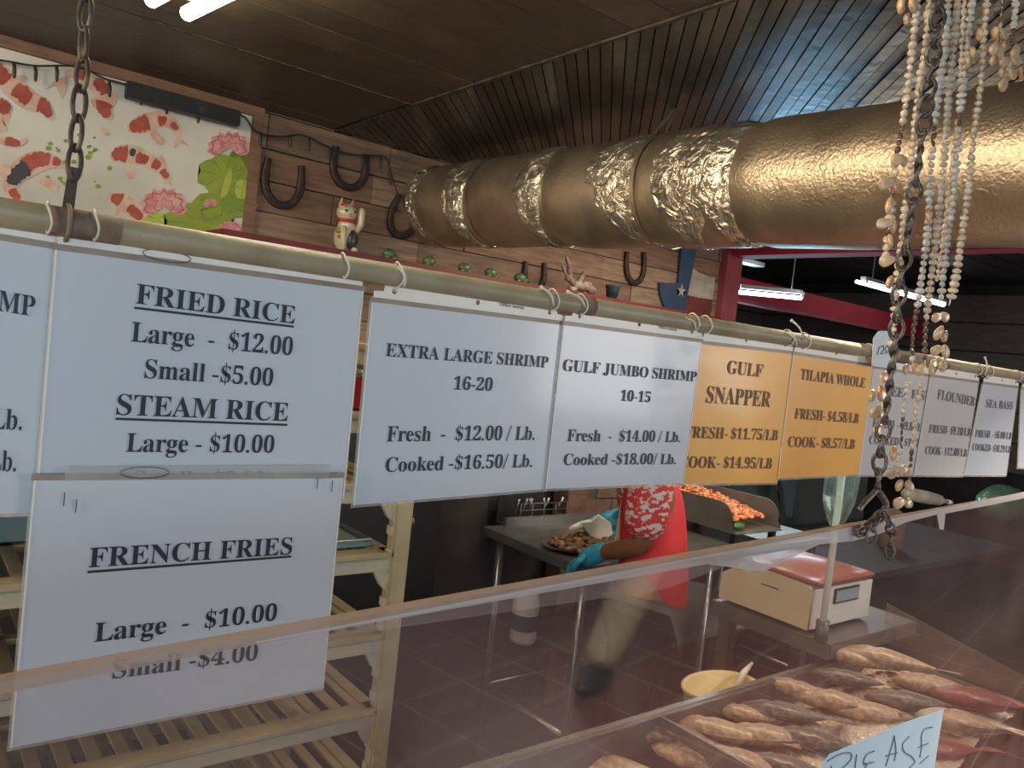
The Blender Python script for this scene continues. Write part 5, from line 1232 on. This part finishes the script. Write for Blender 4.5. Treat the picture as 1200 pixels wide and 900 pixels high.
# ================================================================== worker
def skin_body(name, J, E_, R, root, m, parent, sub=2):
    me = bpy.data.meshes.new(name); keys = list(J); me.from_pydata([tuple(Vector(J[k])-wloc(parent)) for k in keys], [(keys.index(a), keys.index(b)) for a, b in E_], [])
    me.materials.append(m); o = bpy.data.objects.new(name, me); COL.objects.link(o); o.parent = parent
    md = o.modifiers.new('skin', 'SKIN'); md.use_smooth_shade = True
    sv = me.skin_vertices[0].data if me.skin_vertices else None
    if sv is None:
        bpy.context.view_layer.objects.active = o; sv = me.skin_vertices[0].data
    for i, k in enumerate(keys): r = R[k]; sv[i].radius = (r, r) if not isinstance(r, tuple) else r; sv[i].use_root = (k == root)
    ss = o.modifiers.new('sub', 'SUBSURF'); ss.levels = sub; ss.render_levels = sub
    dg = bpy.context.evaluated_depsgraph_get(); mm = bpy.data.meshes.new_from_object(o.evaluated_get(dg)); o.modifiers.clear(); o.data = mm
    mm.materials.clear(); mm.materials.append(m)
    for p in mm.polygons: p.use_smooth = True; p.material_index = 0
    return o
def V3(*a): return Vector(a)
wk = thing('person', 'worker in red print shirt, white apron and blue gloves bending over the steel table', 'person', (2.28, 1.50, 0))
shN = at(766, 552, 1.60); elN = at(752, 640, 1.62); wrN = at(702, 648, 1.80); haN = at(684, 655, 1.86)
hip = V3(2.30, 1.40, .92)
chest = at(764, 590, 1.74); hip = at(768, 700, 1.60); neckb = at(762, 532, 1.82); headc = at(762, 485, 1.92)
shF = at(742, 560, 1.98); elF = at(742, 612, 2.06); wrF = at(722, 606, 2.10); haF = at(712, 606, 2.10)
print('hip', hip, 'head', headc, 'shN', shN, 'elN', elN)
knL = V3(hip.x-.06, hip.y+.05, .48); ftL = V3(hip.x-.04, hip.y-.02, .08); knR = V3(hip.x+.10, hip.y+.12, .48); ftR = V3(hip.x+.12, hip.y+.05, .08)
J = dict(hip=hip, waist=hip.lerp(chest, .5), chest=chest, neck=neckb, head=headc.lerp(neckb, .45), crown=headc, sN=shN.lerp(chest, .3), uN=shN, eN=elN, wN=wrN, sF=shF.lerp(chest, .4), uF=shF, eF=elF, wF=wrF,
         hL=hip+V3(-.07, -.02, -.06), kL=knL, fL=ftL, tL=ftL+V3(-.06, .12, -.03), hR=hip+V3(.07, .04, -.06), kR=knR, fR=ftR, tR=ftR+V3(-.06, .12, -.03))
R = dict(hip=.10, waist=.08, chest=.085, neck=.058, head=.05, crown=.045, sN=.05, uN=.050, eN=.038, wN=.026, sF=.05, uF=.050, eF=.038, wF=.026, hL=.085, kL=.06, fL=.04, tL=.035, hR=.085, kR=.06, fR=.04, tR=.035)
E_ = [('hip', 'waist'), ('waist', 'chest'), ('chest', 'neck'), ('neck', 'head'), ('head', 'crown'), ('chest', 'sN'), ('sN', 'uN'), ('uN', 'eN'), ('eN', 'wN'), ('chest', 'sF'), ('sF', 'uF'), ('uF', 'eF'), ('eF', 'wF'), ('hip', 'hL'), ('hL', 'kL'), ('kL', 'fL'), ('fL', 'tL'), ('hip', 'hR'), ('hR', 'kR'), ('kR', 'fR'), ('fR', 'tR')]
skin_body('body', J, E_, R, 'hip', mt['skin'], wk)
J2 = dict(hip=hip+V3(0, 0, -.13), waist=hip.lerp(chest, .4), chest=chest, neck=neckb.lerp(chest, .35)); R2 = dict(hip=.135, waist=.116, chest=.120, neck=.085)
skin_body('shirt', J2, [('hip', 'waist'), ('waist', 'chest'), ('chest', 'neck')], R2, 'hip', mt['shirtred'], wk)
J3 = dict(a=shN.lerp(chest, .35)+V3(0, 0, .01), b=shN, c=shN.lerp(elN, .5), d=shN.lerp(elN, .93)); R3 = dict(a=.082, b=.078, c=.074, d=.072)
skin_body('sleeve', J3, [('a', 'b'), ('b', 'c'), ('c', 'd')], R3, 'a', mt['sleevep'], wk)
J3 = dict(a=shF.lerp(chest, .35), b=shF, c=shF.lerp(elF, .9)); R3 = dict(a=.08, b=.072, c=.062)
skin_body('sleeve', J3, [('a', 'b'), ('b', 'c')], R3, 'a', mt['sleevep'], wk)
J4 = {k: J[k] for k in ('hip', 'hL', 'kL', 'fL', 'hR', 'kR', 'fR')}; R4 = dict(hip=.13, hL=.10, kL=.075, fL=.065, hR=.10, kR=.075, fR=.065)
skin_body('trousers', J4, [('hip', 'hL'), ('hL', 'kL'), ('kL', 'fL'), ('hip', 'hR'), ('hR', 'kR'), ('kR', 'fR')], R4, 'hip', mt['darkcloth'], wk)
def hand(w_, h_, up_, name='glove'):
    d = (h_-w_).normalized(); s = d.cross(up_).normalized(); u2 = s.cross(d)
    J = dict(w=w_, p=w_+d*.055, q=w_+d*.085); R = dict(w=.031, p=(.040, .022), q=(.036, .018)); E2 = [('w', 'p'), ('p', 'q')]
    g_ = skin_body(name, dict(c=w_-d*.05, w=w_, p=w_+d*.04, q=w_+d*.085), [('c', 'w'), ('w', 'p'), ('p', 'q')], dict(c=.035, w=.034, p=.038, q=.030), 'c', mt['glove'], wk)
    for i, L_ in enumerate((.062, .070, .066, .052)):
        o = s*((i-1.5)*.019); b = w_+d*.082+o
        bm = tube(bmesh.new(), spline([b, b+d*L_*.5-u2*.012, b+d*L_*.8-u2*.035, b+d*L_*.82-u2*.05], 3), [.0105]*4+[.0098]*3+[.009]*2+[.006], 8); obj('glove_finger', bm, mt['glove'], g_, True)
    b = w_+d*.03+s*-.034; bm = tube(bmesh.new(), spline([b, b+d*.03-s*.020-u2*.01, b+d*.055-s*.016-u2*.03], 3), [.012]*4+[.010]*2+[.007], 8); obj('glove_thumb', bm, mt['glove'], g_, True)
hand(wrN, haN, V3(0, 0, 1)); hand(wrF, haF+V3(-.03, 0, -.02), V3(.2, -.5, .8))
# head
hd_c = headc
bm = bmesh.new(); ell(bm, hd_c, (.078, .095, .115), None, 20, 14); head = obj('head', bm, mt['skin'], wk, True)
fd = V3(-.5, .8, -.35).normalized(); sd = fd.cross(V3(0, 0, 1)).normalized(); ud = sd.cross(fd)
for s in (-1, 1):
    bm = bmesh.new(); ell(bm, hd_c+fd*.078+sd*s*.03+ud*.01, (.013, .013, .010)); obj('eye', bm, mt['white'], head, True)
    bm = bmesh.new(); ell(bm, hd_c+sd*s*.082, (.014, .018, .028)); obj('ear', bm, mt['skin'], head, True)
bm = bmesh.new(); ell(bm, hd_c+fd*.095-ud*.01, (.015, .018, .022)); obj('nose', bm, mt['skin'], head, True)
bm = bmesh.new(); ell(bm, hd_c+fd*.085-ud*.045, (.022, .014, .008)); obj('mouth', bm, mt['maroon'], head, True)
bm = bmesh.new(); ell(bm, hd_c-fd*.018+ud*.016, (.088, .098, .115), None, 20, 14); obj('hair', bm, mt['hair'], head, True)
# apron bib + strap
fr_ = [at(735, 566, 1.80), at(727, 590, 1.86), at(722, 620, 1.86), at(719, 645, 1.84), at(730, 650, 1.78), at(731, 620, 1.78), at(733, 590, 1.78), at(740, 566, 1.76)]
bm = bmesh.new(); n4 = 4
L_ = spline(fr_[:4], 4); R_ = spline(fr_[4:][::-1], 4)
va = [bm.verts.new(p) for p in L_]; vb = [bm.verts.new(p+V3(.0, -.03, 0)) for p in R_]; vc = [bm.verts.new(p+V3(.12, .1, 0)) for p in L_]
for i in range(len(va)-1): bm.faces.new((va[i], va[i+1], vb[i+1], vb[i])); bm.faces.new((va[i], va[i+1], vc[i+1], vc[i]))
obj('apron', bm, mt['apron'], wk, True)
# white towel in the far hand
tw = [at(*p, 2.03) for p in [(693, 612), (701, 605), (716, 615), (718, 626), (703, 637), (692, 628), (681, 613)]]
tag(obj('paper_towel', prism([tw[0], tw[1], tw[2], tw[3], tw[4], tw[5], tw[6]], (.03, .03, 0)), mt['cloth'], origin=tw[4]), 'white folded towel held in the worker\'s raised glove', 'towel')
bm = tube(bmesh.new(), spline([at(668, 620, 2.06), at(680, 616, 2.06), at(692, 612, 2.06)], 3), [.006, .012, .013, .015, .015, .014, .012], 8)
tag(obj('crumpled_napkin', bm, mt['cloth'], None, True, origin=at(680, 616, 2.06)), 'crumpled white napkin left of the folded towel', 'napkin')

# ================================================================== customer seen mirrored in the acrylic
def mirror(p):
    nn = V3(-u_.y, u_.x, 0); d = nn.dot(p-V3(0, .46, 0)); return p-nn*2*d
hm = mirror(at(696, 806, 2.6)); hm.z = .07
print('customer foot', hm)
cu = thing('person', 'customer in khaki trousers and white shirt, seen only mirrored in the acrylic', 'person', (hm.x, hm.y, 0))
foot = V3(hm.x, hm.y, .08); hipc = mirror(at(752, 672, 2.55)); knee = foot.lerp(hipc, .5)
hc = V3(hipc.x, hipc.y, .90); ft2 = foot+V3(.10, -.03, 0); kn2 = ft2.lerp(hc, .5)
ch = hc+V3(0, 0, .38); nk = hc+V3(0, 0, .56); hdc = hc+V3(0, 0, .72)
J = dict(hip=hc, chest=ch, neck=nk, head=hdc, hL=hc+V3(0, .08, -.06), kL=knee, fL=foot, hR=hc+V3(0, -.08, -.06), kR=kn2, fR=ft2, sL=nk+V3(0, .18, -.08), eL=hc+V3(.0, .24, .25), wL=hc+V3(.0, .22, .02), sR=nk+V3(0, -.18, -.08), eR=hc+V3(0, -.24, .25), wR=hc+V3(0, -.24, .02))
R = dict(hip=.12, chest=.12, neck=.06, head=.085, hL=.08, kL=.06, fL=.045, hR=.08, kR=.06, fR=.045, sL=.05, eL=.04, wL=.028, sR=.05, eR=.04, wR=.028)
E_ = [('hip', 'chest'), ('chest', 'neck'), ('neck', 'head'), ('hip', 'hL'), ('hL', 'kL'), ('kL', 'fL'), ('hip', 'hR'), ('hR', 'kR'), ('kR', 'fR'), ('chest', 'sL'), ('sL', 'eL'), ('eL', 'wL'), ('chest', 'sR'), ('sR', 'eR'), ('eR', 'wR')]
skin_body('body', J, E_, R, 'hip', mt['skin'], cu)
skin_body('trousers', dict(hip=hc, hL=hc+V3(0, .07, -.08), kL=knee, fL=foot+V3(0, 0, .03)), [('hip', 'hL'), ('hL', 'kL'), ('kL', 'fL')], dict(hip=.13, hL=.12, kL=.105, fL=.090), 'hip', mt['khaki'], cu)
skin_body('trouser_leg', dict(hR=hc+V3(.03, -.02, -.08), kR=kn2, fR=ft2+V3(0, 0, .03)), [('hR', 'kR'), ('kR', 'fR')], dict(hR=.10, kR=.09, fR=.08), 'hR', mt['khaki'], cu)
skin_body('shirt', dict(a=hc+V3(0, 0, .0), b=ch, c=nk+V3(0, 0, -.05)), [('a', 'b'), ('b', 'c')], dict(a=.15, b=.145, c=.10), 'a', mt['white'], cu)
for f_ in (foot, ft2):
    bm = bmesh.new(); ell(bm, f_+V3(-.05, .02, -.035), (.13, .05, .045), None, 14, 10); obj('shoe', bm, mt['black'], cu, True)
